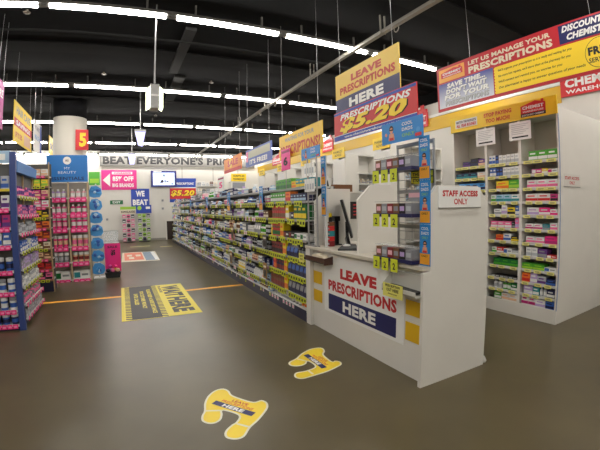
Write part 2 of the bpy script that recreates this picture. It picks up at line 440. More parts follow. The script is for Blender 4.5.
for c, h, nm in (('dark red', 0.07, 'lowest'), ('red', 0.055, 'second from the bottom'), ('teal', 0.07, 'third from the bottom'), ('red', 0.06, 'fourth from the bottom'), ('brown', 0.05, 'fifth from the bottom')):
    thing('lozenge_tin', 'small %s box in the little stack on the counter, %s' % (c, nm), 'box', (3.98, -2.40, z), FY, 'small boxes stacked on the counter', MB().box(-0.04, 0.04, -0.035, 0.035, 0, h - 0.002, P(c)).box(-0.03, 0.03, -0.036, -0.035, h * 0.3, h * 0.65, P('silver')))
    z += h
t = thing('small_bottle', 'small black bottle with yellow cap on top of the little stack', 'bottle', (3.98, -2.40, z), 0, None, MB().lathe([(0.022, 0), (0.022, 0.05), (0.012, 0.06)], black_plastic, seg=12))
part('cap', MB().lathe([(0.02, 0.06), (0.022, 0.10), (0.012, 0.11)], P('yellow'), seg=12), t, label='yellow cap')

# ---- blue hanging strips with a man in sunglasses
hair_m = M('printed_hair', (50, 30, 26), 0.6)
cool_foot = M('strip_foot', (232, 160, 36), 0.5)
cool_green = M('sign_lime_print', (130, 190, 110), 0.5)
def figure(o, cx, cz, k, y):
    shape(o, 'printed_body', [(cx - 0.30 * k, cz - 0.5 * k), (cx + 0.30 * k, cz - 0.5 * k), (cx + 0.22 * k, cz - 0.05 * k), (cx - 0.22 * k, cz - 0.05 * k)], skin_m, y)
    shape(o, 'printed_hair', disc(cx, cz + 0.24 * k, 0.2 * k, 14, 0.24 * k), hair_m, y - 0.0005)
    shape(o, 'printed_face', disc(cx, cz + 0.15 * k, 0.16 * k, 14, 0.2 * k), skin_m, y - 0.001)
    plate(o, 'printed_glasses', cx - 0.16 * k, cx + 0.16 * k, cz + 0.14 * k, cz + 0.23 * k, ink, y - 0.0015)
    plate(o, 'printed_shirt', cx - 0.2 * k, cx + 0.2 * k, cz - 0.5 * k, cz - 0.32 * k, P('red'), y - 0.0015)
def cool_strip(X, z, lab, wd=0.12, h=0.36, group='blue hanging strips', Y=-2.246, rot=FY):
    o = sign('hanging_strip', lab, 'hanging strip', X, Y, z, rot, wd, h, sign_sky, 0.004, group)
    txt(o, 'COOL', 0, h * 0.90, wd * 0.7, h * 0.075, sign_white, -0.004, 0.02); txt(o, 'DADS', 0, h * 0.79, wd * 0.7, h * 0.075, sign_white, -0.004, 0.02); txt(o, 'ONLY', 0, h * 0.68, wd * 0.6, h * 0.065, cool_green, -0.004, 0.02)
    figure(o, 0, h * 0.47, h * 0.30, -0.003)
    plate(o, 'strip_foot', -wd * 0.46, wd * 0.46, 0.012, h * 0.30, cool_foot, -0.004, 'orange foot')
    txt(o, 'ONLY', 0, h * 0.24, wd * 0.6, h * 0.05, ink, -0.006, 0.02)
    return o
cool_strip(2.215, 1.745, 'blue strip with orange foot on the counter end panel edge, top one of three')
cool_strip(2.215, 1.382, 'blue strip with orange foot on the counter end panel edge, middle one of three')
cool_strip(2.215, 1.037, 'blue strip with orange foot on the counter end panel edge, lowest of three', h=0.342)
def cool_sign(X, Y, z, wd, h, lab):
    o = sign('header_sign', lab, 'sign', X, Y, z, FY, wd, h, sign_sky, 0.006, 'blue rack headers')
    figure(o, -wd * 0.24, h * 0.5, h * 0.72, -0.004)
    shape(o, 'printed_hand', disc(-wd * 0.38, h * 0.45, h * 0.08), skin_m, -0.004)
    txt(o, 'COOL', wd * 0.15, h * 0.78, wd * 0.25, h * 0.16, sign_white, -0.005, 0.02); txt(o, 'DADS', wd * 0.15, h * 0.54, wd * 0.25, h * 0.16, sign_white, -0.005, 0.02); txt(o, 'ONLY', wd * 0.17, h * 0.27, wd * 0.3, h * 0.16, cool_green, -0.005, 0.03)
    shape(o, 'printed_badge', disc(wd * 0.40, h * 0.38, h * 0.12), P('sky blue'), -0.005); plate(o, 'printed_tag', wd * 0.33, wd * 0.47, h * 0.1, h * 0.24, sign_red, -0.005)
    return o
cool_sign(2.475, -2.235, 2.095, 0.53, 0.19, 'blue header sign with man in sunglasses on the rack above the counter')

# ---- wire rack on the counter, with three trays
def wire_rack(X0, X1, Y, z0, z1, lab, bars, depth=0.07, pitch=0.08):
    t = thing('wire_rack', lab, 'wire rack', ((X0 + X1) / 2, Y, z0))
    hw = (X1 - X0) / 2 - .012
    for s in (-1, 1):
        part('post', MB().tube([(s * hw, 0, 0), (s * hw, 0, z1 - z0)], 0.012, wire_m, 8), t)
    g = MB()
    n = int(2 * hw / pitch)
    for i in range(1, n):
        x = -hw + 2 * hw * i / n
        g.tube([(x, 0, 0.03), (x, 0, z1 - z0 - 0.02)], 0.003, wire_m, 4)
    m = int((z1 - z0) / pitch)
    for i in range(m + 1):
        z = 0.03 + (z1 - z0 - 0.05) * i / m
        g.tube([(-hw, 0, z), (hw, 0, z)], 0.003, wire_m, 4)
    part('grid', g, t)
    for z in bars:
        part('crossbar', B(-hw, hw, -0.012, 0.012, z - z0 - 0.016, z - z0 + 0.016, grey_metal), t)
    part('base', B(-hw, hw, -depth / 2, depth / 2, 0.0, 0.012, grey_metal), t)
    return t
wire_rack(2.22, 2.70, -2.375, WT, 2.10, 'grey wire grid rack on the counter beside the high end panel', (1.345, 1.66, 2.08))
tray_dark = M('tray_contents', (70, 50, 56), 0.5)
lid_m = M('tray_lid_clear', (235, 238, 240), 0.1, alpha=0.3)
bar_navy = M('tray_rail_navy', (34, 36, 84), 0.4)
for z, nm in ((1.868, 'top'), (1.47, 'middle'), (1.075, 'lowest')):
    t = thing('product_tray', 'clear-lidded tray of small dark packs on the counter rack, %s of three' % nm, 'tray', (2.565, -2.178, z), FY, 'clear-lidded trays on the counter rack')
    part('tray_base', B(-0.25, 0.27, -0.005, 0.14, -0.035, -0.004, bar_navy), t)
    for i in range(6):
        part('pack', MB().box(-0.225 + 0.08 * i, -0.15 + 0.08 * i, 0.01, 0.12, -0.003, 0.085, P(('brown', 'grey', 'dark red', 'brown', 'black', 'grey')[i])).box(-0.215 + 0.08 * i, -0.16 + 0.08 * i, 0.009, 0.01, 0.02, 0.06, P(('pale pink', 'silver', 'pale pink', 'grey', 'lilac', 'silver')[i])), t)
    part('lid', MB().box(-0.24, 0.255, 0.003, 0.14, 0.10, 0.104, lid_m), t, label='clear plastic lid')
    for i in range(3):
        k = part('price_ticket', B(-0.245 + 0.125 * i, -0.155 + 0.125 * i, -0.012, -0.008, -0.125, -0.01, ticket_m), t, label='yellow ticket with a big 2')
        txt(k, '2', -0.2 + 0.125 * i, -0.075, 0.035, 0.06, ink, -0.0125, 0.03)
    part('arm', B(-0.02, 0.02, 0.14, 0.155, -0.03, 0.0, grey_metal), t)
s = sign('coupon_sign', 'black sign with yellow letters on the counter rack behind the top tray', 'sign', 2.33, -2.33, 1.72, FY, 0.27, 0.115, ink, 0.006)
for i, l in enumerate(('THE BUCK', 'STOPS HERE')):
    plate(s, 'yellow_line', -0.128, 0.128, 0.062 - 0.052 * i, 0.106 - 0.052 * i, M('coupon_yellow', (226, 214, 40), 0.5), -0.0035)
    txt(s, l, 0, 0.084 - 0.052 * i, 0.22, 0.03, ink, -0.006, 0.035)
plate(s, 'yellow_foot', -0.1, 0.128, 0.0, 0.008, M('coupon_yellow'), -0.0035)
t = thing('card_pack', 'pink and grey card pack on the counter rack under the black sign', 'pack', (2.36, -2.325, 1.575), FY, None, MB().box(-0.13, 0.13, -0.01, 0.01, 0, 0.095, P('grey')).box(-0.12, 0.12, -0.011, -0.01, 0.03, 0.07, P('pale pink')))
t = thing('pen_cord', 'black pen cord hanging on the counter rack', 'cord', (2.33, -2.335, 1.10), 0, None, MB().tube([(0, 0, 0), (0.004, 0, 0.1), (-0.002, 0, 0.2), (0, 0, 0.32)], 0.004, ink, 5).box(-0.008, 0.008, -0.006, 0.006, 0.28, 0.33, ink))
# ------------------------------------------------------------------ products
_prod = {}
def prod_mesh(kind, a, b, w_, h_, d_):
    key = (kind, a, b, round(w_, 3), round(h_, 3), round(d_, 3))
    if key in _prod:
        return _prod[key]
    A, Bm, Wm = P(a), P(b), P('white' if a not in ('white', 'cream', 'silver') else 'grey')
    m = MB(); hw = w_ / 2
    if kind == 'carton':
        m.box(-hw, hw, 0, d_, 0, h_, A)
        m.box(-hw, hw, -0.0015, 0, h_ * 0.1, h_ * 0.42, Bm)
        m.box(-hw * 0.7, hw * 0.5, -0.0015, 0, h_ * 0.62, h_ * 0.78, Bm if b != a else Wm)
    elif kind == 'flat box':
        m.box(-hw, hw, 0, d_, 0, h_, A)
        m.box(-hw * 0.95, -hw * 0.2, -0.0015, 0, h_ * 0.15, h_ * 0.85, Bm)
        m.box(0, hw * 0.8, -0.0015, 0, h_ * 0.4, h_ * 0.65, Wm)
    elif kind == 'bottle':
        r = hw * 0.92
        m.lathe([(r * 0.95, 0, A), (r, h_ * 0.05, A), (r, h_ * 0.16, Bm), (r, h_ * 0.55, A), (r, h_ * 0.68, A), (r * 0.45, h_ * 0.78, Bm), (r * 0.5, h_ * 0.79, Bm), (r * 0.48, h_, Bm)], A, cy=hw, seg=10)
    elif kind == 'tub':
        r = hw * 0.95
        m.lathe([(r * 0.95, 0, A), (r, h_ * 0.06, A), (r, h_ * 0.2, Bm), (r, h_ * 0.55, A), (r, h_ * 0.72, Wm), (r * 1.03, h_ * 0.73, Wm), (r * 1.03, h_ * 0.97, Wm), (r * 0.9, h_, Wm)], A, cy=hw, seg=12)
    elif kind == 'tube':
        m.lathe([(hw * 0.6, 0, Bm), (hw * 0.6, h_ * 0.18, Bm), (hw * 0.8, h_ * 0.2, A), (hw * 0.85, h_ * 0.45, Bm), (hw * 0.88, h_ * 0.6, A), (hw * 0.9, h_ * 0.8, A)], A, cy=hw * 0.8, seg=10, sy=0.7)
        m.prism([(hw * 0.8 - hw * 0.63, h_ * 0.8), (hw * 0.8 + hw * 0.63, h_ * 0.8), (hw * 0.8 + 0.004, h_), (hw * 0.8 - 0.004, h_)], 'x', -hw * 0.92, hw * 0.92, A)
    elif kind == 'pouch':
        m.prism([(0.0, 0.0), (d_ * 0.5, 0.0), (d_ * 0.55, h_ * 0.4), (d_ * 0.3, h_ * 0.9), (d_ * 0.3, h_), (d_ * 0.2, h_), (d_ * 0.2, h_ * 0.9), (-d_ * 0.05, h_ * 0.4)], 'x', -hw, hw, A)
        m.prism([(-d_ * 0.055 - .001, h_ * 0.35), (-d_ * 0.055, h_ * 0.36), (d_ * 0.08, h_ * 0.7), (d_ * 0.05, h_ * 0.72)], 'x', -hw * 0.75, hw * 0.75, Bm)
    me = m.mesh(kind.replace(' ', '_'), 0, False)
    if kind in ('bottle', 'tub', 'tube'):
        for p in me.polygons:
            p.use_smooth = len(p.vertices) == 4
    _prod[key] = me
    return me
NOUN = {'carton': 'carton', 'flat box': 'flat box', 'bottle': 'bottle', 'tub': 'tub', 'tube': 'tube', 'pouch': 'pouch'}
def put(kind, a, b, w_, h_, d_, base, rot, lx, ly, z, label, group):
    """base = world (x, y) of the fixture, rot = its turn, lx, ly = place on it"""
    c, s_ = cos(rot), sin(rot)
    nm = {'carton': 'tall_carton' if h_ > 1.35 * w_ else ('small_carton' if h_ < .125 and w_ < .12 else 'medicine_carton'), 'flat box': 'flat_box', 'bottle': 'bottle', 'tub': 'tub', 'tube': 'cream_tube', 'pouch': 'pouch'}[kind]
    o = link(nm, prod_mesh(kind, a, b, w_, h_, d_), None, (base[0] + c * lx - s_ * ly, base[1] + s_ * lx + c * ly, z), rot)
    o['label'] = label
    o['category'] = NOUN[kind]
    o['group'] = group
    return o
def colour(a, b):
    return a if a == b else '%s and %s' % (a, b)

# ---- tickets
_tk = {}
def ticket_mesh(m, w_, h_):
    k = (m.name, w_, h_)
    if k not in _tk:
        _tk[k] = MB().box(-w_ / 2, w_ / 2, -0.003, 0, -h_, 0, m).box(-w_ * 0.3, w_ * 0.3, -0.0036, -0.003, -h_ * 0.75, -h_ * 0.3, M('ticket_print', (60, 62, 30), 0.6) if m is ticket_m else M('ticket_print_pale', (170, 164, 110), .6) if m is ticket_pale else M('ticket_print_pink', (250, 150, 190), 0.6)).mesh('price_ticket')
    return _tk[k]
rail_grey = M('rail_grey', (150, 152, 150), 0.4)
def shelf(t, x0, x1, y0, y1, z, tickets=(), rail=None, mat=None, tk=0.05):
    """tickets: list of (x, material, width, height); returns the shelf part"""
    m = MB().box(x0, x1, y0, y1, z - 0.02, z, mat or white_metal)
    m.box(x0, x1, y0 - 0.006, y0, z - 0.03, z + 0.004, rail or white_metal)
    s = part('shelf', m, t)
    for x, mt, w_, h_ in tickets:
        link('price_ticket', ticket_mesh(mt, w_, h_), s, (x, y0 - 0.0065, z + 0.002), 0, 'yellow price ticket' if mt in (ticket_m, ticket_pale) else ('pink price ticket' if mt is ticket_pink else None))
    return s

# ------------------------------------------------------------------ the long gondola, six bays
ZS = (0.15, 0.31, 0.58, 0.83, 1.09, 1.36, 1.61)
BAYS = ((4.285, 5.62, 'bay beside the counter'), (5.62, 7.72, 'second bay from the counter'), (7.72, 9.9, 'third bay from the counter'), (9.9, 12.4, 'fourth bay from the counter'), (12.4, 15.0, 'fifth bay from the counter'), (15.0, 17.8, 'far end bay by the back wall'))
LEV = ('floor-level shelf', 'second shelf up', 'third shelf up', 'fourth shelf up', 'fifth shelf up', 'sixth shelf up', 'seventh shelf up', 'gondola top')
YG = -2.2
near_plan = {  # from the counter end: (kind, colour, band, width, height, depth, count)
 0: [('bottle', 'white', 'orange', .08, .13, .1, 3), ('tub', 'grey', 'white', .1, .12, .1, 3), ('carton', 'white', 'grey', .11, .11, .12, 3), ('tub', 'white', 'silver', .1, .1, .1, 3)],
 1: [('pouch', 'navy', 'grey', .12, .2, .12, 5), ('carton', 'yellow', 'orange', .12, .22, .12, 1), ('carton', 'brown', 'dark red', .1, .2, .12, 5)],
 2: [('pouch', 'navy', 'blue', .12, .19, .12, 5), ('carton', 'yellow', 'orange', .12, .21, .12, 1), ('carton', 'navy', 'dark red', .09, .18, .12, 3), ('carton', 'red', 'orange', .12, .2, .12, 1), ('bottle', 'navy', 'blue', .09, .18, .1, 1)],
 3: [('bottle', 'black', 'grey', .09, .2, .1, 3), ('pouch', 'navy', 'blue', .12, .18, .12, 3), ('carton', 'yellow', 'orange', .12, .21, .12, 1), ('carton', 'dark red', 'black', .1, .17, .12, 4)],
 4: [('flat box', 'white', 'dark green', .18, .08, .14, 2), ('flat box', 'black', 'dark red', .18, .09, .14, 2), ('carton', 'yellow', 'orange', .12, .21, .12, 1), ('carton', 'red', 'dark green', .07, .2, .12, 4), ('carton', 'yellow', 'yellow', .05, .21, .1, 1)],
 5: [('carton', 'dark green', 'yellow', .12, .2, .12, 3), ('flat box', 'navy', 'grey', .15, .1, .14, 1), ('carton', 'yellow', 'white', .12, .21, .12, 1), ('carton', 'red', 'brown', .08, .19, .12, 6)],
 6: [('carton', 'navy', 'pale blue', .09, .1, .12, 5), ('carton', 'orange', 'red', .17, .15, .12, 1), ('carton', 'green', 'white', .09, .14, .12, 6)],
 7: [('carton', 'teal', 'yellow', .11, .12, .14, 4), ('carton', 'yellow', 'orange', .14, .1, .12, 1), ('carton', 'green', 'dark green', .11, .15, .14, 5)]}
far_pal = [('navy', 'white'), ('black', 'grey'), ('grey', 'white'), ('brown', 'cream'), ('blue', 'silver'), ('pale pink', 'hot pink'), ('lilac', 'purple'), ('pale blue', 'navy'), ('navy', 'silver'), ('dark green', 'white'), ('silver', 'black'), ('white', 'pale blue'), ('white', 'silver'), ('white', 'blue'), ('white', 'white'), ('white', 'pink'), ('white', 'peach'), ('pale blue', 'white'), ('pale blue', 'blue'), ('blue', 'white'), ('silver', 'navy'), ('pale pink', 'white'), ('cream', 'brown'), ('white', 'lilac'), ('white', 'teal'), ('sky blue', 'white'), ('purple', 'white'), ('peach', 'dark red'), ('black', 'silver'), ('white', 'green'), ('white', 'yellow')]
for bi, (xa, xb, bn) in enumerate(BAYS):
    xc, hw = (xa + xb) / 2, (xb - xa) / 2
    t = thing('gondola_bay', 'white gondola shelving along the aisle, ' + bn, 'shelving', (xc, YG, 0), FY, 'bays of the long gondola')
    part('back_panel', B(-hw, hw, 0.44, 0.46, 0.0, 1.80, shelf_back), t)
    for s in (-1, 1):
        part('upright', B(s * hw - 0.012 * (s > 0), s * hw + 0.012 * (s < 0), 0.40, 0.44, 0.0, 1.80, white_metal), t)
    part('kickplate', B(-hw, hw, 0.004, 0.43, 0.0, 0.128, navy_kick), t)
    levels = list(ZS) + [1.80]
    for li, z in enumerate(levels):
        tks = []
        if li < 7:
            x = -hw + 0.05
            while x < hw - 0.04:
                if li == 0 and bi:
                    if random.random() < .4: tks.append((x, random.choice((ticket_white, ticket_m, ticket_white, ticket_pale)), .05, .05))
                    x += .12
                elif bi == 0:
                    if li == 0:
                        if random.random() < .45: tks.append((x, random.choice((ticket_white, ticket_pale, ticket_pink, ticket_white)), .06, .055))
                        x += .11
                    else:
                        if not (-0.02 < x < 0.08) and random.random() < .9: tks.append((x, ticket_m, .07, random.choice((.07, .085, .09))))
                        x += .081
                else:
                    r = random.random()
                    if r < (.66 if bi < 3 else .5): tks.append((x, ticket_m if random.random() < .8 else ticket_white, .066, .08))
                    x += .1 if bi < 4 else .15
        yf = 0.0 if li == 0 else (0.02 if li < 7 else 0.10)
        shelf(t, -hw + 0.013, hw - 0.013, yf + 0.006, 0.44, z, tks, rail=rail_grey if li else navy_kick)
        gap = (levels[li + 1] - z - 0.05) if li + 1 < len(levels) else 0.2
        # goods
        if bi == 0:
            seq = []
            for k_, a_, b_, w_, h_, d_, n_ in near_plan[li]:
                seq += [(k_, a_, b_, w_, h_, d_)] * n_
        else:
            seq = []
            tot = 0
            while tot < 2 * hw:
                a_, b_ = random.choice(far_pal)
                k_ = random.choice(('carton', 'carton', 'bottle', 'bottle' if bi < 4 else 'carton', 'tub', 'tube', 'pouch')) if li else random.choice(('carton', 'bottle', 'tub'))
                w_ = random.choice((.075, .09, .105)) * (1.0 if bi < 3 else 1.45)
                h_ = gap * random.choice((.5, .58, .66, .76)) if li < 7 else random.choice((.06, .09, .12, .16))
                if li == 0: h_ = min(h_, .11)
                n_ = random.randint(2, 4)
                seq += [(k_, a_, b_, w_, round(h_, 2), .11)] * n_
                tot += (w_ + .006) * n_
        x = hw - 0.022
        for i, (k_, a_, b_, w_, h_, d_) in enumerate(seq):
            if x - w_ < -hw + 0.015: break
            h_ = min(h_, gap)
            if bi == 0 or random.random() > .05:
                where = 'on the %s' % LEV[li] if li < 7 else 'standing on top'
                put(k_, a_, b_, w_, h_, d_, (xc, YG), FY, x - w_ / 2, yf + (0.012 if li else .05) + (0.0 if k_ != 'pouch' else .01), z + 0.0005,
                    '%s %s, %s from counter end, %s, %s' % (colour(a_, b_), NOUN[k_], ORD[min(i, 38)], LEV[li], ('bay beside counter', 'second gondola bay', 'third gondola bay', 'fourth gondola bay', 'fifth gondola bay', 'end gondola bay')[bi]),
                    'goods on the gondola ' + bn)
            x -= w_ + (.006 if bi else .005)
# gondola attachments: blue strips with yellow feet, brown display boards, pink tickets
for X, z, nm in ((5.82, 1.48, 'on the gondola, first bay joint from counter'), (7.8, 1.46, 'on the gondola, second bay joint from counter'), (10.0, 1.42, 'on the gondola, third bay joint from counter'), (12.5, 1.40, 'on the gondola, fourth bay joint from counter')):
    cool_strip(X, z, 'blue strip with orange foot ' + nm, wd=0.16 if X < 7 else .22, h=0.40, group='blue strips on the gondola', Y=YG + 0.02)
board_m = M('display_board_brown', (150, 118, 70), 0.6)
for X, z, h, m, nm in ((5.72, 0.36, .26, board_m, 'brown display board low on the gondola at the first bay joint from the counter'), (7.75, 0.34, .26, board_m, 'brown display board low on the gondola at the second bay joint'), (5.70, .88, .2, M('display_board_grey', (92, 92, 88), .5), 'dark grey display board at mid height on the gondola near the counter'), (7.6, .86, .3, board_m, 'brown display board at mid height on the gondola, second bay joint')):
    o = sign('display_board', nm, 'display board', X, YG + 0.018, z, FY, .16, h, m, 0.006)
    plate(o, 'printed_photo', -.05, .05, h * .12, h * .55, P('black'), -.004); plate(o, 'printed_line', -.06, .06, h * .68, h * .82, P('cream'), -.004)
s = sign('shelf_ticket', 'large pale yellow ticket at the counter end of the gondola shelf', 'ticket', 4.38, YG + 0.012, .80, FY, .15, .12, M('ticket_cream_yellow', (226, 220, 110), .6), .003)
txt(s, 'SAVE', 0, .085, .09, .025, ink, -.003, .03); txt(s, 'TODAY', 0, .045, .1, .025, ink, -.003, .03)
def flag(X, z, wd, h, body, lab, num, stem, mtx, base):
    o = sign('price_flag', lab, 'price sign', X, YG - 0.06, z, FY, wd, h, body, .005)
    plate(o, 'header', -wd * .42, wd * .42, h * .82, h * .93, M('flag_band', (150, 20, 80), .5), -.003)
    txt(o, num, 0, h * .42, wd * .5, h * .42, mtx, -.0045, .04)
    part('stem', MB().tube([(0, 0.004, 0), (0, 0.004, base - z)], .006, wire_m, 6), o)
    return o
flag(4.98, 2.07, .31, .31, sign_pink, 'hot pink price sign with 6 on a stem above the gondola', '6', .2, ink, 1.80)
flag(8.75, 1.93, .62, .34, sign_white, 'white sign with pink panel on the gondola, third bay from counter', '5', .1, sign_pink, 1.80)

# ------------------------------------------------------------------ big dispensary cabinet
YC, ZB, ZT = -4.74, 0.18, 2.66
cx0, cx1 = 2.318, 4.05
beige = M('cabinet_interior', (204, 200, 188), 0.5)
XC = (cx0 + cx1) / 2
hw = (cx1 - cx0) / 2
t = thing('medicine_cabinet', 'tall white three-bay medicine cabinet with yellow header behind the counter', 'cabinet', (XC, YC, 0), FY)
part('plinth', B(-hw, hw, 0.0, 1.5, 0.0, ZB, white_paint), t)
part('side_panel', B(hw - 0.03, hw, 0.0, 1.56, ZB, 2.75, white_paint), t, label='long white side panel facing the counter')
part('side_panel', B(-hw, -hw + 0.03, 0.0, 1.5, ZB, 2.75, white_paint), t)
part('back_panel', B(-hw + 0.03, hw - 0.03, 0.36, 0.38, ZB, 2.66, beige), t)
part('top_panel', B(-hw + 0.03, hw - 0.03, 0.0, 1.5, 2.66, 2.69, white_paint), t)
LX = lambda X: XC - X
div = (3.43, 2.88)
for X in div:
    part('divider', B(LX(X) - 0.02, LX(X) + 0.02, 0.0, 0.36, ZB, 2.66, white_paint), t)
part('corner_trim', B(hw - 0.004, hw + 0.004, -0.006, 0.004, ZB, 2.66, M('corner_trim_blue', (130, 150, 190), .4)), t)
hd = part('header', B(-hw - 0.01, hw + 0.0, -0.02, 0.0, 2.655, 2.89, sign_yellow), t)
yv = -0.0205
plate(hd, 'white_box', LX(3.96), LX(3.55), 2.71, 2.835, sign_white, yv)
txt(hd, 'MATCH THE BUDGETS', LX(3.755), 2.80, .37, .035, ink, yv - .003, .04); txt(hd, 'ALL YEAR ROUND!', LX(3.755), 2.745, .37, .05, sign_red, yv - .003, .05)
or_m = M('header_orange', (214, 74, 30), .5)
txt(hd, 'STOP PAYING', LX(3.20), 2.815, .46, .06, or_m, yv - .002, .05); txt(hd, 'TOO MUCH!', LX(3.20), 2.73, .40, .06, or_m, yv - .002, .05)
def house_logo(o, cx, cz, wd, ht, y, l1='CHEMIST', l2='WAREHOUSE', l3='DISCOUNT CHEMIST'):
    hw_, b = wd / 2, cz - ht / 2
    shape(o, 'logo_roof', [(cx - hw_, b + ht * .22), (cx + hw_, b + ht * .22), (cx + hw_, b + ht * .78), (cx + hw_ * .86, b + ht * .82), (cx + hw_ * .86, b + ht), (cx + hw_ * .66, b + ht), (cx + hw_ * .66, b + ht * .87), (cx + hw_ * .2, b + ht * .98), (cx - hw_, b + ht * .74)], sign_red, y)
    txt(o, l1, cx, b + ht * .6, wd * .86, ht * .22, sign_white, y - .002, .05)
    txt(o, l2, cx, b + ht * .34, wd * .84, ht * .12, sign_white, y - .002, .03)
    if l3:
        plate(o, 'logo_bar', cx - hw_, cx + hw_, b, b + ht * .22, ink, y)
        txt(o, l3, cx, b + ht * .11, wd * .9, ht * .11, sign_white, y - .002, .03)
house_logo(hd, LX(2.65), 2.78, .36, .2, yv)
for X, z, nm in ((3.42, 2.385, 'one farther from side panel'), (2.86, 2.39, 'one by the side panel')):
    o = sign('paper_notice', 'white paper notice taped under the yellow cabinet header, %s' % nm, 'notice', X, YC + .012, z, FY, .33, .245, sign_white, .002, 'paper notices on the cabinet')
    for i in range(6):
        plate(o, 'printed_line', -.13, .13 - .04 * (i % 3), .205 - .025 * i, .213 - .025 * i, M('faint_print', (188, 188, 192), .6), -.001, t=.0006)
    plate(o, 'printed_block', -.12, .12, .03, .05, ink, -.001, t=.0006)
CZ = (ZB, .33, .49, .665, .84, 1.02, 1.20, 1.385, 1.565, 1.745, 1.925, 2.10)
GOODS = {  # bay -> shelf (top = 11) -> list of (kind, a, b, w, h, n) from the right as seen
 0: {11: [('carton', 'green', 'white', .13, .125, 3)], 10: [('flat box', 'white', 'magenta', .13, .05, 1), ('carton', 'yellow', 'white', .08, .06, 1), ('flat box', 'magenta', 'white', .14, .06, 2)],
     9: [('carton', 'white', 'pink', .14, .1, 3)], 8: [('carton', 'magenta', 'black', .1, .09, 1), ('carton', 'white', 'red', .17, .1, 2)], 7: [('carton', 'white', 'hot pink', .1, .08, 1), ('carton', 'hot pink', 'white', .15, .1, 1), ('carton', 'white', 'lilac', .17, .1, 1)],
     6: [('carton', 'white', 'pink', .1, .09, 1), ('carton', 'teal', 'grey', .1, .07, 1), ('carton', 'white', 'magenta', .12, .07, 2)], 5: [('carton', 'hot pink', 'magenta', .17, .1, 1), ('carton', 'white', 'pink', .13, .08, 2)],
     4: [('flat box', 'red', 'white', .13, .04, 1), ('carton', 'purple', 'grey', .13, .11, 1), ('carton', 'white', 'silver', .08, .12, 3)], 3: [('flat box', 'white', 'blue', .16, .05, 1), ('carton', 'green', 'lime', .16, .08, 2)],
     2: [('carton', 'navy', 'blue', .13, .08, 1), ('carton', 'silver', 'purple', .12, .1, 1), ('carton', 'lilac', 'white', .1, .13, 1), ('carton', 'orange', 'red', .12, .12, 1)], 1: [('carton', 'navy', 'white', .11, .1, 1), ('bottle', 'silver', 'white', .05, .12, 2), ('carton', 'teal', 'white', .09, .11, 1), ('carton', 'lilac', 'white', .13, .12, 1)],
     0: [('carton', 'blue', 'navy', .12, .1, 1), ('carton', 'white', 'lilac', .14, .1, 1), ('carton', 'white', 'magenta', .1, .12, 2)]},
 1: {11: [('carton', 'white', 'silver', .06, .12, 5), ('carton', 'navy', 'blue', .05, .125, 1), ('carton', 'white', 'blue', .05, .125, 3)], 10: [('carton', 'white', 'silver', .06, .12, 4), ('carton', 'navy', 'blue', .05, .125, 2), ('carton', 'blue', 'white', .05, .125, 3)],
     9: [('carton', 'green', 'lime', .16, .12, 1), ('carton', 'yellow', 'orange', .2, .11, 1)], 8: [('carton', 'white', 'teal', .12, .1, 1), ('carton', 'pale blue', 'teal', .12, .1, 2), ('carton', 'white', 'green', .08, .1, 1)],
     7: [('carton', 'blue', 'white', .06, .12, 1), ('carton', 'yellow', 'black', .12, .1, 1), ('carton', 'white', 'lilac', .09, .13, 1), ('carton', 'white', 'grey', .12, .08, 1)], 6: [('carton', 'pink', 'lilac', .06, .14, 1), ('carton', 'black', 'grey', .05, .09, 1), ('carton', 'pink', 'white', .11, .09, 3)],
     5: [('carton', 'black', 'yellow', .12, .07, 1), ('carton', 'white', 'blue', .12, .1, 1), ('carton', 'orange', 'red', .12, .08, 1)], 4: [('carton', 'silver', 'white', .1, .05, 1), ('flat box', 'white', 'blue', .13, .07, 1), ('carton', 'red', 'white', .11, .08, 1), ('carton', 'white', 'green', .08, .08, 1)],
     3: [('carton', 'dark green', 'green', .13, .1, 3)], 2: [('flat box', 'black', 'silver', .14, .03, 3)], 1: [('carton', 'dark green', 'white', .1, .1, 1), ('bottle', 'green', 'white', .07, .12, 2), ('bottle', 'white', 'silver', .07, .12, 2)],
     0: [('carton', 'white', 'peach', .12, .1, 2), ('carton', 'green', 'white', .12, .1, 1)]},
 2: {11: [('carton', 'purple', 'peach', .12, .1, 1), ('carton', 'black', 'navy', .14, .12, 1), ('carton', 'navy', 'purple', .14, .08, 2)], 10: [('carton', 'white', 'peach', .14, .08, 1), ('carton', 'navy', 'teal', .13, .08, 3)],
     9: [('carton', 'sky blue', 'navy', .12, .1, 4)], 8: [('carton', 'white', 'blue', .12, .1, 4)], 7: [('carton', 'teal', 'white', .13, .1, 3)], 6: [('carton', 'white', 'red', .13, .1, 3)]}}
RNG = ((LX(2.86), LX(2.352)), (LX(3.41), LX(2.90)), (LX(4.01), LX(3.45)))
SIDE = ('end cabinet bay', 'middle cabinet bay', 'far cabinet bay')
LEVC = ('bottom shelf', 'second shelf up', 'third shelf up', 'fourth shelf up', 'fifth shelf up', 'sixth shelf up', 'seventh shelf up', 'eighth shelf up', 'ninth shelf up', 'tenth shelf up', 'eleventh shelf up', 'top shelf')
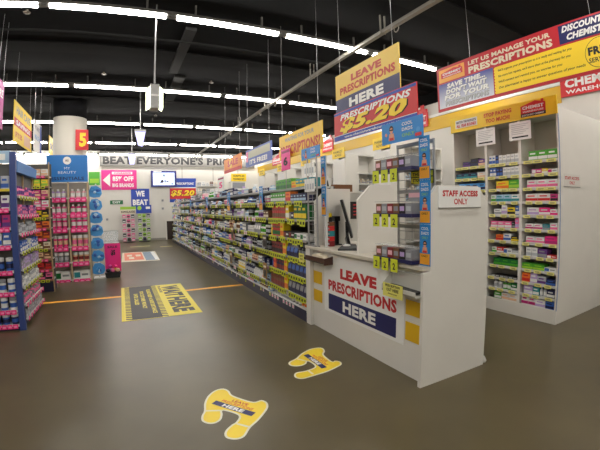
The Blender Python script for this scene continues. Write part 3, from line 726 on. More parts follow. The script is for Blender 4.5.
for bi, (x0, x1) in enumerate(RNG):
    for li, z in enumerate(CZ):
        if bi == 2 and li < 6: continue          # behind the counter panel
        n = 3 if bi < 2 else 4
        tks = [(x0 + (x1 - x0) * (i + .5 + .12 * ((i * 7 + li * 3) % 5 - 2) / 2) / n, ticket_pale, .10 if li < 9 else .13, .042) for i in range(n)] if li else []
        shelf(t, x0, x1, 0.012, 0.36, z, tks, rail=white_metal if li else white_paint)
        x = x1 - 0.012
        i = 0
        for k_, a_, b_, w_, h_, n_ in GOODS[bi].get(li, []):
            for q in range(n_):
                if x - w_ < x0 + .004: break
                put(k_, a_, b_, w_, h_, .14, (XC, YC), FY, x - w_ / 2, .022, z + .0005, '%s %s, %s from side panel, %s, %s' % (colour(a_, b_), NOUN[k_], ORD[i], LEVC[li], SIDE[bi].replace(' bay', '') if k_ == 'flat box' else SIDE[bi]), 'medicines in the tall white cabinet')
                x -= w_ + .004; i += 1
s = sign('staff_sign', 'small staff access notice with red letters on the side of the tall white cabinet', 'sign', cx0 - .004, -5.06, 1.745, FX, .5, .165, M('notice_white', (214, 211, 204), .4), .006)
txt(s, 'STAFF ACCESS', 0, .115, .42, .042, rl, -.0045, .03); txt(s, 'ONLY', 0, .055, .16, .042, rl, -.0045, .03); plate(s, 'edge', -.25, .25, 0, .008, M('sign_edge_grey'), -.003)

# ------------------------------------------------------------------ shelf islands behind the counter
isl_goods = ('white', 'silver', 'cream', 'pale blue')
for ii, (X, nm) in enumerate(((5.62, 'next to the tall cabinet'), (7.22, 'second from the tall cabinet'), (8.92, 'third from the tall cabinet'), (10.62, 'fourth from the tall cabinet'), (12.32, 'fifth from the tall cabinet'))):
    t = thing('dispensary_unit', 'white dispensary shelf unit with yellow header, ' + nm, 'shelf unit', (X, YC, 0), 0, 'white dispensary shelf units')
    part('end_panel', B(0.0, 0.52, -0.06, -0.03, 0, 2.62, white_paint), t)
    hp = part('header', B(0.0, 0.52, -0.03, -0.012, 2.65, 2.885, sign_yellow), t)
    lab = txt(hp, 'PHARMACIST', .26, 2.80, .4, .06, M('header_grey_print', (120, 100, 40), .5), -.0105, .02); lab.rotation_euler = (0, 0, PI)
    lab = txt(hp, 'ADVICE', .26, 2.72, .3, .06, M('header_grey_print'), -.0105, .02); lab.rotation_euler = (0, 0, PI)
    # the part that faces the counter: a plain panel, then open shelves
    part('side_panel', B(0.0, 0.03, -0.42, -0.06, 0, 2.70, white_paint), t)
    part('side_panel', B(0.0, 0.30, -1.48, -1.45, 0, 2.70, white_paint), t)
    part('back_panel', B(0.30, 0.33, -1.48, -0.06, 0, 2.70, white_paint), t)
    part('top_panel', B(0.0, 0.52, -1.48, -0.06, 2.70, 2.73, white_paint), t)
    part('divider', B(0.0, 0.30, -0.95, -0.92, 0, 2.70, white_paint), t)
    for zi, z in enumerate((0.4, 0.8, 1.2, 1.6, 1.78, 2.05, 2.30)):
        part('shelf', MB().box(0.0, 0.30, -1.45, -0.42, z - .018, z, white_metal).box(-.004, 0, -1.45, -.42, z - .03, z + .004, white_metal), t)
        if ii < 2 and z > 1.5 and z < 2.29:
            y = -0.47; k = 0
            while y > -1.38:
                if abs(y + .935) > .07:
                    c_ = random.choice(isl_goods) if random.random() > .12 else random.choice(('red', 'brown', 'black', 'dark green'))
                    kd = random.choice(('bottle', 'bottle', 'tub', 'carton'))
                    put(kd, c_, 'grey' if c_ != 'grey' else 'white', .07, random.choice((.09, .11, .13)), .08, (X, YC), FX, -y, .03, z + .0005,
                        '%s %s, %s from aisle, %s shelf, dispensary unit %s' % (c_, NOUN[kd], ORD[k], {4: 'low', 3: 'lowest visible', 5: 'middle'}[zi], nm.replace('the tall', 'tall')), 'goods on the dispensary units')
                    k += 1
                y -= .085
t = thing('dispensary_unit', 'far dispensary unit with yellow header and dark window near the back wall', 'shelf unit', (16.0, -4.62, 0), FX)
part('body', B(0, .66, 0, .5, 0, 2.68, white_paint), t)
part('header', B(-.02, .68, -.02, 0, 2.68, 3.02, sign_yellow), t)
plate(t, 'window', .04, .62, 2.1, 2.62, P('grey'), -.001); plate(t, 'printed_line', .06, .6, 2.3, 2.36, sign_white, -.004)
txt(t, 'SCRIPTS IN', .33, 2.92, .5, .09, ink, -.022, .03); txt(t, 'PHARMACIST', .33, 2.78, .5, .09, ink, -.022, .03)

# ---- work bench between counter and shelf units
t = thing('work_bench', 'white dispensing bench with raised back behind the monitor', 'bench', (5.2, -3.5, 0), FX)
part('back_panel', B(-0.75, .62, 0, .03, 0, 1.74, M('bench_grey_white', (200, 198, 192), .4)), t)
part('top_shelf', B(-0.75, .62, -.02, .35, 1.74, 1.765, white_paint), t)
part('side_panel', B(.59, .62, .03, .35, 0, 1.74, white_paint), t); part('side_panel', B(-.75, -.72, .03, .35, 0, 1.74, white_paint), t)
part('worktop', B(-0.75, .62, -.45, 0, .9, .93, white_paint), t)
part('leg', B(-.73, -.69, -.43, -.39, 0, .9, white_paint), t); part('leg', B(.56, .6, -.43, -.39, 0, .9, white_paint), t)
t = thing('wall_screen', 'black screen with red lines on the bench back behind the monitor', 'screen', (5.17, -3.52, 1.31), FX, None, B(-.2, .2, 0, .028, 0, .29, black_plastic), .004)
for i in range(4):
    plate(t, 'screen_line', .05, .15, .06 + .055 * i, .08 + .055 * i, M('red_led', (160, 40, 44), .5, emit=.15), -.001)
t = thing('storage_tray', 'brown open tray on top of the dispensing bench', 'tray', (5.37, -3.42, 1.7655), FX, None, MB().box(-.18, .18, -.14, -.13, 0, .12, P('brown')).box(-.18, .18, .13, .14, 0, .12, P('brown')).box(-.18, -.17, -.13, .13, 0, .12, P('brown')).box(.17, .18, -.13, .13, 0, .12, P('brown')).box(-.17, .17, -.13, .13, 0, .01, P('brown')))
thing('paper_roll', 'small brown roll standing in the brown open tray', 'roll', (5.30, -3.45, 1.776), 0, None, MB().lathe([(.035, 0), (.035, .1), (.015, .1), (.015, .09)], P('cream'), seg=14))
t = thing('box_of_papers', 'white box with tilted papers on top of the dispensing bench', 'box', (5.4, -3.02, 1.766), FX)
part('box', MB().prism([(-.12, 0), (.12, 0), (.14, .26), (-.04, .32), (-.14, .2)], 'y', -.12, .12, sign_white), t)
part('papers', MB().prism([(.02, .05), (.17, .02), (.2, .22), (.06, .25)], 'y', -.128, -.12, sign_white), t)
shape(t, 'printed_mark', [(.07, .08), (.15, .07), (.12, .2)], ink, -.1285)
# ------------------------------------------------------------------ left side: pink-ticket gondola end and its side shelves
GX, GY = 5.46, 1.40
blue_post = M('post_blue', (52, 70, 130), .4)
t = thing('gondola_end', 'gondola end with blue post and pink tickets across the aisle from the counter', 'shelving', (GX, GY, 0), FX)
# local x runs to the right (-Y), y away from the viewer (+X)
part('back_panel', B(-1.0, -.036, .172, .18, 0, 2.2, shelf_back), t)
part('post', B(-.035, .045, .0, .06, 0, 2.34, blue_post), t, label='blue corner post')
part('post', B(-1.0, -.94, .0, .17, 0, 2.34, blue_post), t, label='blue post')
part('kickplate', B(-.94, -.036, .03, .17, 0, .075, navy_kick), t)
part('header', MB().box(-.94, -.035, .05, .07, 2.20, 2.36, P('pale blue')).box(-.6, -.1, .048, .05, 2.24, 2.32, sign_white), t)
EZ = (.085, .28, .52, .80, 1.13, 1.36, 1.61, 1.86)
ecol = (('blue', 'navy', 'tub'), ('blue', 'white', 'tub'), ('white', 'blue', 'tub'), ('navy', 'blue', 'tub'), ('white', 'blue', 'carton'), ('purple', 'magenta', 'carton'), ('purple', 'white', 'carton'), ('blue', 'silver', 'carton'))
LV8 = ('floor-level shelf', 'second shelf up', 'third shelf up', 'fourth shelf up', 'fifth shelf up', 'sixth shelf up', 'seventh shelf up', 'top shelf')
for li, z in enumerate(EZ):
    tks = [(-.09 - .075 * i, ticket_pink, .068, .06) for i in range(11)] if li < 7 else []
    shelf(t, -.94, -.036, .012, .17, z, tks, rail=M('rail_yellow', (220, 200, 60), .5) if li == 7 else white_metal)
    gap = (EZ[li + 1] if li < 7 else 2.18) - z - .06
    a_, b_, k_ = ecol[li]
    for i in range(7):
        put(k_, a_ if i % 3 else b_, b_ if i % 3 else a_, .1, min(gap, .17), .12, (GX, GY), FX, -.10 - .118 * i, .02, z + .0005, '%s %s, %s from blue post, %s, gondola end with pink tickets' % (colour(a_ if i % 3 else b_, b_ if i % 3 else a_), NOUN[k_], ORD[i], LV8[li]), 'goods on the gondola end')
# side shelves facing the aisle
t = thing('side_rack', 'rack of small shelves with blue sloped header on the aisle side of the gondola end', 'shelving', (6.26, 1.475, 0), RY)
part('back_panel', B(-.59, .66, -.006, 0, .06, 2.12, shelf_back), t)
part('kickplate', B(-.59, .66, -.05, -.006, 0.0, .09, navy_kick), t)
for x in (-.605, .02, .66):
    part('upright', B(x, x + .015, -.03, .0, 0, 2.15, M('upright_timber', (176, 150, 110), .5)), t)
part('header', MB().prism([(-.09, 2.10), (-.10, 2.24), (.0, 2.30), (.0, 2.10)], 'x', -.59, .66, M('header_blue', (60, 120, 190), .5)), t, label='blue sloped header')
SZ = (.11, .30, .54, .78, 1.02, 1.27, 1.52, 1.78)
stk = (ticket_pink, ticket_pink, ticket_m, ticket_m, ticket_m, ticket_pink, ticket_pink, ticket_m)
scol = [('silver', 'grey', 'carton'), ('grey', 'pink', 'bottle'), ('silver', 'white', 'bottle'), ('lilac', 'grey', 'carton'), ('blue', 'white', 'carton'), ('grey', 'silver', 'bottle'), ('purple', 'pink', 'carton'), ('pink', 'purple', 'bottle')]
for li, z in enumerate(SZ):
    for x0, x1 in ((-.588, .018), (.037, .658)):
        shelf(t, x0, x1, -.10, -.006, z, [(x0 + .1 + .17 * i, stk[li], .08, .06) for i in range(4)], rail=white_metal)
    a_, b_, k_ = scol[li]
    for i in range(10):
        aa, bb = (a_, b_) if (i // 2 + li) % 3 else (b_, a_)
        put(k_, aa, bb, .09, .14 if i % 4 else .11, .08, (6.26, 1.475), RY, -.535 + .112 * i + (.06 if i > 4 else 0), -.092, z + .0005, '%s %s, %s from blue post, %s, side rack facing aisle' % (colour(aa, bb), NOUN[k_], ORD[i], LV8[li]), 'goods on the side rack')
# next gondola end, red and pink packs
t = thing('gondola_end', 'brown-shelved gondola end with red and pink packs beside the blue-headed stand', 'shelving', (8.0, 1.5, 0), FX)
part('back_panel', B(-.75, .12, .36, .38, 0, 2.5, shelf_back), t)
for x in (-.77, .12):
    part('post', B(x, x + .02, 0, .03, 0, 2.5, M('upright_timber')), t)
part('kickplate', B(-.75, .12, .02, .36, 0, .22, navy_kick), t)
cc = (('black', 'pink'), ('red', 'dark red'), ('peach', 'brown'), ('brown', 'cream'), ('orange', 'dark red'), ('dark red', 'orange'), ('yellow', 'black'), ('pink', 'white'), ('magenta', 'peach'), ('lime', 'yellow'), ('peach', 'white'))
for li in range(11):
    z = .24 + .2 * li
    shelf(t, -.748, .118, .006, .36, z, [(-.7 + .09 * i, ticket_pink if li % 3 else ticket_m, .07, .05) for i in range(9)], rail=M('rail_brown', (150, 110, 80), .5))
    a_, b_ = cc[li]
    for i in range(6):
        aa, bb = (a_, b_) if i % 2 else (b_, a_)
        put('carton', aa, bb, .12, .13, .12, (8.0, 1.5), FX, .045 - .138 * i, .02, z + .0005, '%s carton, %s from aisle, level %s, gondola end beside blue-headed stand' % (colour(aa, bb), ORD[i], ('one', 'two', 'three', 'four', 'five', 'six', 'seven', 'eight', 'nine', 'ten', 'eleven')[li]), 'packs on the second gondola end')

# ------------------------------------------------------------------ blue-headed beauty stand
SX, SY = 8.95, 1.14
oak = M('stand_timber', (196, 172, 136), .5)
t = thing('display_stand', 'timber display stand with blue header and pink tickets, before the white column', 'display stand', (SX, SY, 0), FX)
for x in (-.43, -.01, .40):
    part('post', B(x, x + .03, 0, .06, 0, 2.18, oak), t)
part('back_panel', B(-.43, .43, .30, .32, 0, 2.18, M('stand_back', (150, 140, 126), .6)), t)
part('base', B(-.40, .40, .04, .30, 0, .03, M('stand_base', (60, 56, 52), .5)), t)
hd = part('header', B(-.43, .43, -.03, -.01, 2.18, 2.76, M('header_sky', (24, 116, 196), .45)), t)
shape(hd, 'round_emblem', disc(0.0, 2.64, .085), sign_white, -.031)
txt(hd, 'MB', 0, 2.64, .07, .05, P('grey'), -.034, .02)
txt(hd, 'MY', 0, 2.475, .12, .055, sign_white, -.0315, -.01); txt(hd, 'BEAUTY', 0, 2.385, .38, .055, sign_white, -.0315, -.01)
txt(hd, 'ESSENTIALS', 0, 2.255, .70, .07, M('header_dark_print', (20, 40, 90), .5), -.0315, .02)
TZ = (.055, .44, .78, 1.18, 1.50, 1.84)
two = ((('white', 'dark green', 'flat box', .17), ('white', 'teal', 'flat box', .17)), (('grey', 'silver', 'tub', .2), ('peach', 'dark red', 'tub', .2)), (('hot pink', 'peach', 'tub', .24), ('peach', 'pink', 'tub', .24)), (('hot pink', 'pale pink', 'tub', .24), ('hot pink', 'white', 'tub', .24)), (('pink', 'white', 'bottle', .2), ('hot pink', 'white', 'bottle', .2)), (('lilac', 'white', 'bottle', .19), ('pale pink', 'white', 'bottle', .19)))
for li, z in enumerate(TZ):
    s_ = shelf(t, -.40, .40, .0, .30, z, [(x, ticket_pink, .11, .10) for x in (-.335, -.215, -.095, .09, .21, .33)], rail=M('stand_rail', (200, 192, 186), .4))
    for ci in range(2):
        a_, b_, k_, h_ = two[li][ci]
        if k_ == 'flat box':
            for i in range(1):
                put(k_, a_, b_, .34, h_, .2, (SX, SY), FX, -.205 if ci == 0 else .205, .04, z + .0005, '%s wide pack on lowest shelf of the blue-headed stand, %s' % (colour(a_, b_), ('away from aisle', 'aisle side')[ci]), 'packs on the blue-headed stand')
        else:
            for i in range(3):
                put(k_, a_, b_, .11, h_, .1, (SX, SY), FX, (-.335 if ci == 0 else .09) + .12 * i, .03, z + .0005, '%s %s, %s from aisle side, %s of blue-headed stand' % (colour(a_, b_), NOUN[k_], ORD[5 - i - 3 * ci], ('floor-level shelf', 'second shelf up', 'third shelf up', 'fourth shelf up', 'fifth shelf up', 'top shelf')[li]), 'packs on the blue-headed stand')
# blue bath puffs hanging beside it
t = thing('clip_rack', 'narrow rack beside the blue-headed stand holding blue packs', 'rack', (9.25, .57, 0), FX)
part('post', B(-.015, .015, .0, .03, 0, 2.15, white_metal), t)
part('base', B(-.12, .12, -.1, .15, 0, .02, white_metal), t)
for k in range(7):
    z = .12 + .29 * k
    part('hook', MB().tube([(0, 0, z + .242), (0, -.14, z + .252)], .006, wire_m, 6), t)
    if k == 5 - 2 and False: continue
    m = MB().prism([(-.13, .0), (-.05, -.025), (.09, -.015), (.14, .06), (.12, .18), (.03, .235), (-.09, .23), (-.14, .13)], 'y', -.1, -.045, P('sky blue'))
    for q in range(5):
        m.ball((random.uniform(-.08, .08), -.1, random.uniform(.05, .19)), random.uniform(.03, .055), .03, random.uniform(.03, .05), P(random.choice(('blue', 'sky blue', 'pale blue', 'blue'))))
    m.box(-.05, .05, -.085, -.075, .2, .235, P('pale blue'))
    c, s_ = cos(FX), sin(FX)
    thing('bath_puff_pack', 'blue puffy pack hanging %s from bottom on the narrow rack' % ORD[k], 'pack', (9.25, .57, z), FX, 'blue puffy packs on the narrow rack', m)
t = thing('dump_bin', 'pink bin with black lettering standing in the aisle beside the blue packs', 'bin', (9.1, .265, 0), FX)
pinkb = M('bin_pink', (236, 36, 130), .5)
part('card', B(-.17, .19, .22, .235, .12, .77, pinkb), t)
txt(t, 'SALE', .01, .69, .22, .05, ink, .218, .03); txt(t, '$5', .02, .55, .10, .14, ink, .218, .06)
part('bin', MB().prism([(-.15, 0), (.15, 0), (.18, .12), (-.18, .12)], 'y', .0, .235, black_plastic), t)
for i, (x, y, z, c) in enumerate(((-.11, .08, .12, 'black'), (0.0, .07, .12, 'pink'), (.11, .08, .12, 'peach'), (-.055, .08, .205, 'magenta'), (.055, .09, .205, 'hot pink'), (-.05, .175, .12, 'lilac'), (.06, .175, .12, 'yellow'))):
    thing('soft_toy', '%s soft round item among the goods in the pink bin' % c, 'soft item', (9.1 + y, .265 - x, z + .0005), FX, 'soft items in the pink bin', MB().ball((0, 0, .045), .05, .045, .045, P(c), 12, 8), smooth=True)

# ------------------------------------------------------------------ hanging signs on the left
def lsign(X0, X1, Y, z0, z1, m, lab):
    o = sign('hanging_sign', lab, 'hanging sign', (X0 + X1) / 2, Y, z0, RY, X1 - X0, z1 - z0, m, .012)
    hang(o, (-(X1 - X0) * .4, (X1 - X0) * .4), z1 - z0, CEIL - z0)
    return o
pale_grey = M('printed_grey', (150, 152, 160), .5)
o = lsign(7.1, 8.5, 1.8, 2.76, 3.47, sign_yellow, 'yellow hanging sign with red band over the gondolas beside the column')
plate(o, 'red_band', -.69, .69, .28, .42, sign_red, -.007); txt(o, 'SAVINGS', 0, .35, 1.1, .09, sign_white, -.01, .04)
txt(o, 'HAIR CARE', 0, .57, 1.1, .14, pale_grey, -.008, .03); plate(o, 'photo', .05, .6, .04, .24, P('peach'), -.007); txt(o, 'UP TO 50%', -.35, .14, .5, .1, sign_red, -.008, .03)
o = lsign(8.75, 9.55, 1.8, 2.85, 3.5, sign_white, 'white and blue hanging sign behind the red-banded yellow sign')
plate(o, 'blue_end', .22, .39, 0.02, .63, sign_blue, -.007); txt(o, 'VITAMINS', -.08, .5, .5, .1, pale_grey, -.008, .02); txt(o, 'HEALTH', -.08, .3, .5, .1, P('sky blue'), -.008, .02)
o = lsign(10.6, 11.6, 1.8, 2.85, 3.5, sign_yellow, 'small yellow hanging sign beside the white column')
txt(o, 'SKIN', 0, .4, .7, .16, sign_navy, -.008, .03)
o = lsign(5.72, 6.06, 1.7, 2.74, 3.42, M('sign_violet_pink', (190, 60, 150), .5), 'pink hanging sign cut by the picture edge above the gondola end')
txt(o, 'SALE', 0, .5, .24, .12, sign_white, -.008, .03)
# number board on the column
o = sign('number_board', 'red board with yellow number on the white column', 'sign', 9.93, .92, 3.02, FX, .30, .50, sign_red, .012)
txt(o, '5', .02, .25, .17, .34, sign_yellow, -.008, .05)

# ------------------------------------------------------------------ signs over the counter and the gondola
def rsign(name, X0, X1, Y, z0, z1, m, lab, wires=True, t=.012):
    o = sign(name, lab, 'hanging sign', (X0 + X1) / 2, Y, z0, FY, X1 - X0, z1 - z0, m, t)
    if wires:
        hang(o, (-(X1 - X0) * .42, (X1 - X0) * .42), z1 - z0, CEIL - z0)
    return o
o = rsign('hanging_sign', 2.535, 3.625, -2.30, 2.45, 3.033, M('leave_sign_cream', (236, 200, 90), .5), 'large yellow and navy prescriptions sign hanging over the counter')
y = -.0065
plate(o, 'navy_band', -.545, .545, 0.0, .295, sign_navy, y); red2 = M('lettering_red', (196, 60, 40), .5)
txt(o, 'LEAVE', .03, .478, .52, .078, red2, y - .001, .06); txt(o, 'PRESCRIPTIONS', 0.02, .374, .94, .085, red2, y - .001, .05); txt(o, 'HERE', .02, .212, .59, .10, sign_white, y - .003, .05)
o = rsign('hanging_sign', 2.285, 3.60, -2.255, 2.262, 2.580, sign_red, 'red and blue price sign with large yellow 5.20 over the counter', wires=False)
for x in (-.2, .4):
    part('bracket', MB().tube([(x, .006, .30), (x, .030, .30)], .008, wire_m, 6), o)
plate(o, 'blue_band', -.655, .655, .285, .311, sign_blue, y); plate(o, 'blue_band', -.655, .655, 0.0, .05, sign_blue, y); plate(o, 'white_line', -.655, .655, .05, .056, sign_white, y)
txt(o, 'PRESCRIPTIONS', .03, .245, 1.12, .065, sign_white, y - .001, .04, .25)
txt(o, '$5.20', .012, .137, 1.09, .158, ink, y - .001, .06, .3); txt(o, '$5.20', .0, .142, 1.08, .158, sign_yellow, y - .003, .05, .3)
txt(o, 'www.chemistwarehouse.com.au', 0, .025, .9, .026, sign_white, y - .003, .02)
o = rsign('hanging_sign', 3.955, 5.28, -2.30, 2.25, 2.60, M('presc_yellow', (240, 196, 60), .5), 'yellow sign with red lettering hanging over the gondola near the counter')
txt(o, 'WAITING FOR YOUR', .0, .27, .9, .06, P('grey'), y - .001, .03); txt(o, 'PRESCRIPTIONS?', .0, .115, 1.22, .15, red2, y - .001, .04)
o = rsign('hanging_sign', 5.60, 6.93, -2.30, 2.30, 2.62, M('sign_periwinkle', (92, 112, 190), .5), 'periwinkle blue sign hanging over the gondola, second from the counter')
plate(o, 'pale_panel', -.5, .6, .16, .29, M('pale_panel', (190, 190, 170), .5), y); plate(o, 'pink_panel', -.64, -.52, .1, .29, P('pink'), y)
txt(o, "IT'S FREE!", .02, .08, .9, .09, sign_white, y - .001, .04)
o = rsign('hanging_sign', 7.22, 8.55, -2.30, 2.32, 2.64, M('sign_orange', (236, 140, 50), .5), 'orange sign with red foot hanging over the gondola, third from the counter')
plate(o, 'red_foot', -.655, .655, 0, .07, sign_red, y); shape(o, 'printed_round', disc(-.1, .19, .1), P('yellow'), y); txt(o, 'SALE', .05, .19, .8, .13, sign_red, y - .003, .04)
cool_sign(4.24, -2.275, 2.15, .5, .15, 'blue header sign with man in sunglasses over the white rack by the gondola end')
# white rack with hooks at the gondola end
wire_rack(4.0, 4.26, -2.235, WT, 2.15, 'white wire hook rack on the counter beside the gondola', (1.7, 2.05))
for i in range(4):
    for j in range(2):
        thing('hook_card', 'small white hook card on the white wire rack, %s from gondola in %s row' % (ORD[i], ('lower', 'upper')[j]), 'card', (4.232 - .066 * i, -2.20, 1.72 + .2 * j), FY, 'white cards on the hook rack', MB().box(-.025, .025, -.008, .004, 0, .16, sign_white).box(-.018, .018, -.009, -.008, .03, .10, P('silver')).box(-.004, .004, .004, .012, .13, .14, wire_m))
cool_strip(3.96, 1.79, 'blue strip with orange foot on the post by the gondola, upper one of two', wd=.11, h=.36, Y=-2.30)
cool_strip(3.96, 1.42, 'blue strip with orange foot on the post by the gondola, lower one of two', wd=.11, h=.36, Y=-2.30)
thing('strip_post', 'white post standing on the counter behind the two blue strips', 'post', (3.95, -2.32, WT), 0, None, B(-.015, .015, -.015, .015, 0, 1.12, white_metal))

# ------------------------------------------------------------------ the big red sign on the right
o = sign('hanging_sign', 'long red and yellow prescriptions sign hanging before the tall white cabinet', 'hanging sign', 2.12, -4.0, 2.813, FY, 3.04, .61, M('big_sign_red', (188, 30, 44), .45), .02)
hang(o, (-.95, .62, 1.3), .61, CEIL - 2.813)
bx = lambda X: 2.12 - X
y = -.0105
plate(o, 'logo_panel', bx(3.60), bx(3.16), .395, .575, M('logo_gold', (238, 168, 70), .5), y)
house_logo(o, bx(3.375), .49, .37, .14, y - .002, l3=None)
sv = part('blue_panel', B(bx(3.61), bx(2.73), y - .0016, y, .035, .375, M('blue_to_white_print', (60, 80, 170), .45)), o)
gm = M('blue_to_white_print'); g_nt = gm.node_tree
_tc = g_nt.nodes.new('ShaderNodeTexCoord'); _sx = g_nt.nodes.new('ShaderNodeSeparateXYZ'); _cr = g_nt.nodes.new('ShaderNodeValToRGB')
g_nt.links.new(_tc.outputs['Generated'], _sx.inputs[0]); g_nt.links.new(_sx.outputs['Z'], _cr.inputs[0]); g_nt.links.new(_cr.outputs[0], g_nt.nodes['Principled BSDF'].inputs['Base Color'])
_cr.color_ramp.elements[0].color = (.75, .78, .85, 1); _cr.color_ramp.elements[1].color = (.04, .06, .32, 1)
for i, (l, wd) in enumerate((('SAVE TIME...', .62), ("DON'T WAIT", .66), ('FOR YOUR', .72), ('PRESCRIPTIONS', .70))):
    txt(o, l, bx(3.155), .325 - .078 * i, wd, .066, sign_white if i < 3 else P('silver'), y - .003, .05, .1)
    txt(o, l, bx(3.155) + .008, .319 - .078 * i, wd, .066, P('grey'), y - .0022, .06, .1)
txt(o, 'LET US MANAGE YOUR', bx(2.53), .535, 1.13, .058, P('cream'), y - .001, .04); txt(o, 'PRESCRIPTIONS', bx(2.52), .44, 1.15, .09, P('cream'), y - .001, .05)
plate(o, 'navy_panel', bx(1.865), bx(1.15), .385, .59, sign_navy, y)
txt(o, 'DISCOUNT', bx(1.60), .54, .46, .072, sign_white, y - .003, .05, .25); txt(o, 'CHEMIST', bx(1.58), .445, .40, .072, sign_white, y - .003, .05, .25)
plate(o, 'yellow_panel', bx(2.70), bx(.64), .035, .365, sign_yellow, y)
for i in range(9):
    shape(o, 'yellow_burst', disc(bx(2.70), .055 + .036 * i, .018, 10), sign_yellow, y - .0003)
for i, l in enumerate(("We'll organise your prescription so it is ready and waiting for you", "No more lost repeats, we'll store them at the pharmacy for you", "We'll contact and remind you, no worries for you", 'Our pharmacist is happy to answer questions of your needs')):
    txt(o, l, bx(2.66) + (.92, .90, .80, 1.05)[i] / 2, .31 - .07 * i, (.92, .90, .80, 1.05)[i], .036, ink, y - .002, .02, .2)
shape(o, 'round_badge', disc(bx(1.45) , .20, .155, 32), ink, y - .0018); shape(o, 'round_badge', disc(bx(1.45), .20, .15, 32), sign_yellow, y - .0025)
txt(o, 'FREE', bx(1.45), .225, .24, .085, ink, y - .0045, .05); txt(o, 'SERVICE', bx(1.45), .13, .24, .05, ink, y - .0045, .02)

# ------------------------------------------------------------------ red house signs along the right wall band
for X, wd, nm in ((6.78 + .35, .75, 'behind the blue header and cabinet'), (11.7, .75, 'behind the yellow prescriptions sign'), (16.4, 1.2, 'far along the yellow wall band')):
    o = sign('wall_sign', 'red house-shaped sign on the yellow wall band ' + nm, 'wall sign', X, YR + .045, 3.5, FY, wd, .36, sign_red, .03)
    shape(o, 'roof', [(-wd / 2, .36), (wd / 2, .36), (wd / 2, .44), (wd * .36, .45), (wd * .36, .56), (wd * .2, .56), (wd * .2, .48)], sign_red, -.0, t=.03)
    txt(o, 'CHEMIST', 0, .24, wd * .84, .11, sign_white, -.016, .05); txt(o, 'WAREHOUSE', 0, .1, wd * .84, .06, sign_white, -.016, .03)
o = sign('wall_sign', 'wide red sign with white lettering on the side wall above the tall cabinet', 'wall sign', 2.72, YR + .045, 3.45, FY, 1.24, .42, sign_red, .03)
txt(o, 'CHEMIST', 0, .235, 1.06, .17, sign_white, -.016, .05); txt(o, 'WAREHOUSE', 0, .075, 1.04, .07, sign_white, -.016, .03)
for X in (2.95, 5.35, 9.6):
    pass

# ------------------------------------------------------------------ back wall
o = thing('fascia_sign', 'long grey fascia with black lettering across the back wall', 'sign', (XB - .02, -2.4, 3.64), FX, None, B(-3.36, 4.4, -.09, .0, 0, .70, M('fascia_grey', (118, 116, 112), .6)))
txt(o, "BEAT EVERYONE'S PRICES", .19, .27, 6.84, .38, ink, -.0915, .045)
o = sign('wall_poster', 'pink poster with white arrow on the back wall', 'poster', XB - .012, .09, 2.50, FX, 1.64, .95, M('poster_pink', (228, 50, 140), .5), .01)
shape(o, 'white_arrow', [(-.76, .47), (-.42, .16), (-.42, .78)], sign_white, -.0055)
plate(o, 'white_band', -.33, .62, .74, .86, sign_white, -.0055); txt(o, 'CLEARANCE', .15, .80, .8, .08, pinkb, -.008, .04)
txt(o, '85% OFF', .18, .53, .98, .24, sign_white, -.006, .05); txt(o, 'BIG BRANDS', .18, .22, 1.0, .18, sign_white, -.006, .04)
o = sign('wall_poster', 'blue poster with white lettering on the back wall beside the screen', 'poster', XB - .012, -.88, 1.62, FX, .87, .92, sign_blue, .01)
txt(o, 'WE', 0, .68, .42, .28, sign_white, -.006, .05); txt(o, 'BEAT', 0, .26, .72, .28, sign_white, -.006, .05)
o = thing('television', 'wall-hung screen with blue frame and bright picture on the back wall', 'television', (XB - .16, -2.02, 2.61), FX, None, B(-.62, .62, -.02, .08, 0, .80, M('tv_frame_blue', (36, 44, 120), .4)), .01)
part('bracket', B(-.1, .1, .08, .155, .3, .6, black_plastic), o)
plate(o, 'picture', -.52, .52, .09, .70, M('tv_picture', (205, 225, 255), .4, emit=.45), -.021)
for pts in ([(-.02, .5), (.04, .5), (.06, .62), (-.04, .62)], [(-.2, .2), (-.12, .34), (-.04, .36), (.0, .26), (-.06, .2)], [(.03, .22), (.1, .22), (.08, .36), (.03, .36)], [(.12, .24), (.24, .24), (.22, .30), (.12, .3)]):
    shape(o, 'picture_mark', pts, M('tv_mark', (30, 30, 60), .4), -.0235)
plate(o, 'picture_mark', .36, .46, .12, .18, sign_blue, -.0235); plate(o, 'frame_label', -.5, -.1, .73, .77, sign_white, -.021)
o = sign('exit_sign', 'dark green exit sign on the back wall under the pink poster', 'exit sign', XB - .012, .24, 1.81, FX, .6, .19, M('exit_green', (40, 110, 70), .5), .01)
txt(o, 'EXIT', 0, .095, .36, .1, sign_white, -.006, .03)
o = sign('wall_poster', 'bright green poster on the back wall beside the pink arrow poster', 'poster', XB - .012, 1.23, 2.74, FX, .5, .62, P('green'), .01)
plate(o, 'pale_panel', -.2, .2, .1, .3, P('lime'), -.006)
o = sign('price_sign', 'blue and red 5.20 price sign on the back wall behind the gondola', 'sign', XB - .012, -2.98, 1.85, FX, 1.34, 1.2, sign_blue, .01)
plate(o, 'red_band', -.66, .66, .16, .74, sign_red, -.0055); plate(o, 'white_line', -.66, .66, .70, .75, sign_white, -.006)
txt(o, '$5.20', .0, .43, 1.2, .33, ink, -.008, .06, .2); txt(o, '$5.20', -.02, .44, 1.2, .33, sign_yellow, -.0095, .05, .2); txt(o, 'PRESCRIPTIONS', .1, .93, .9, .12, sign_white, -.006, .03, .2)
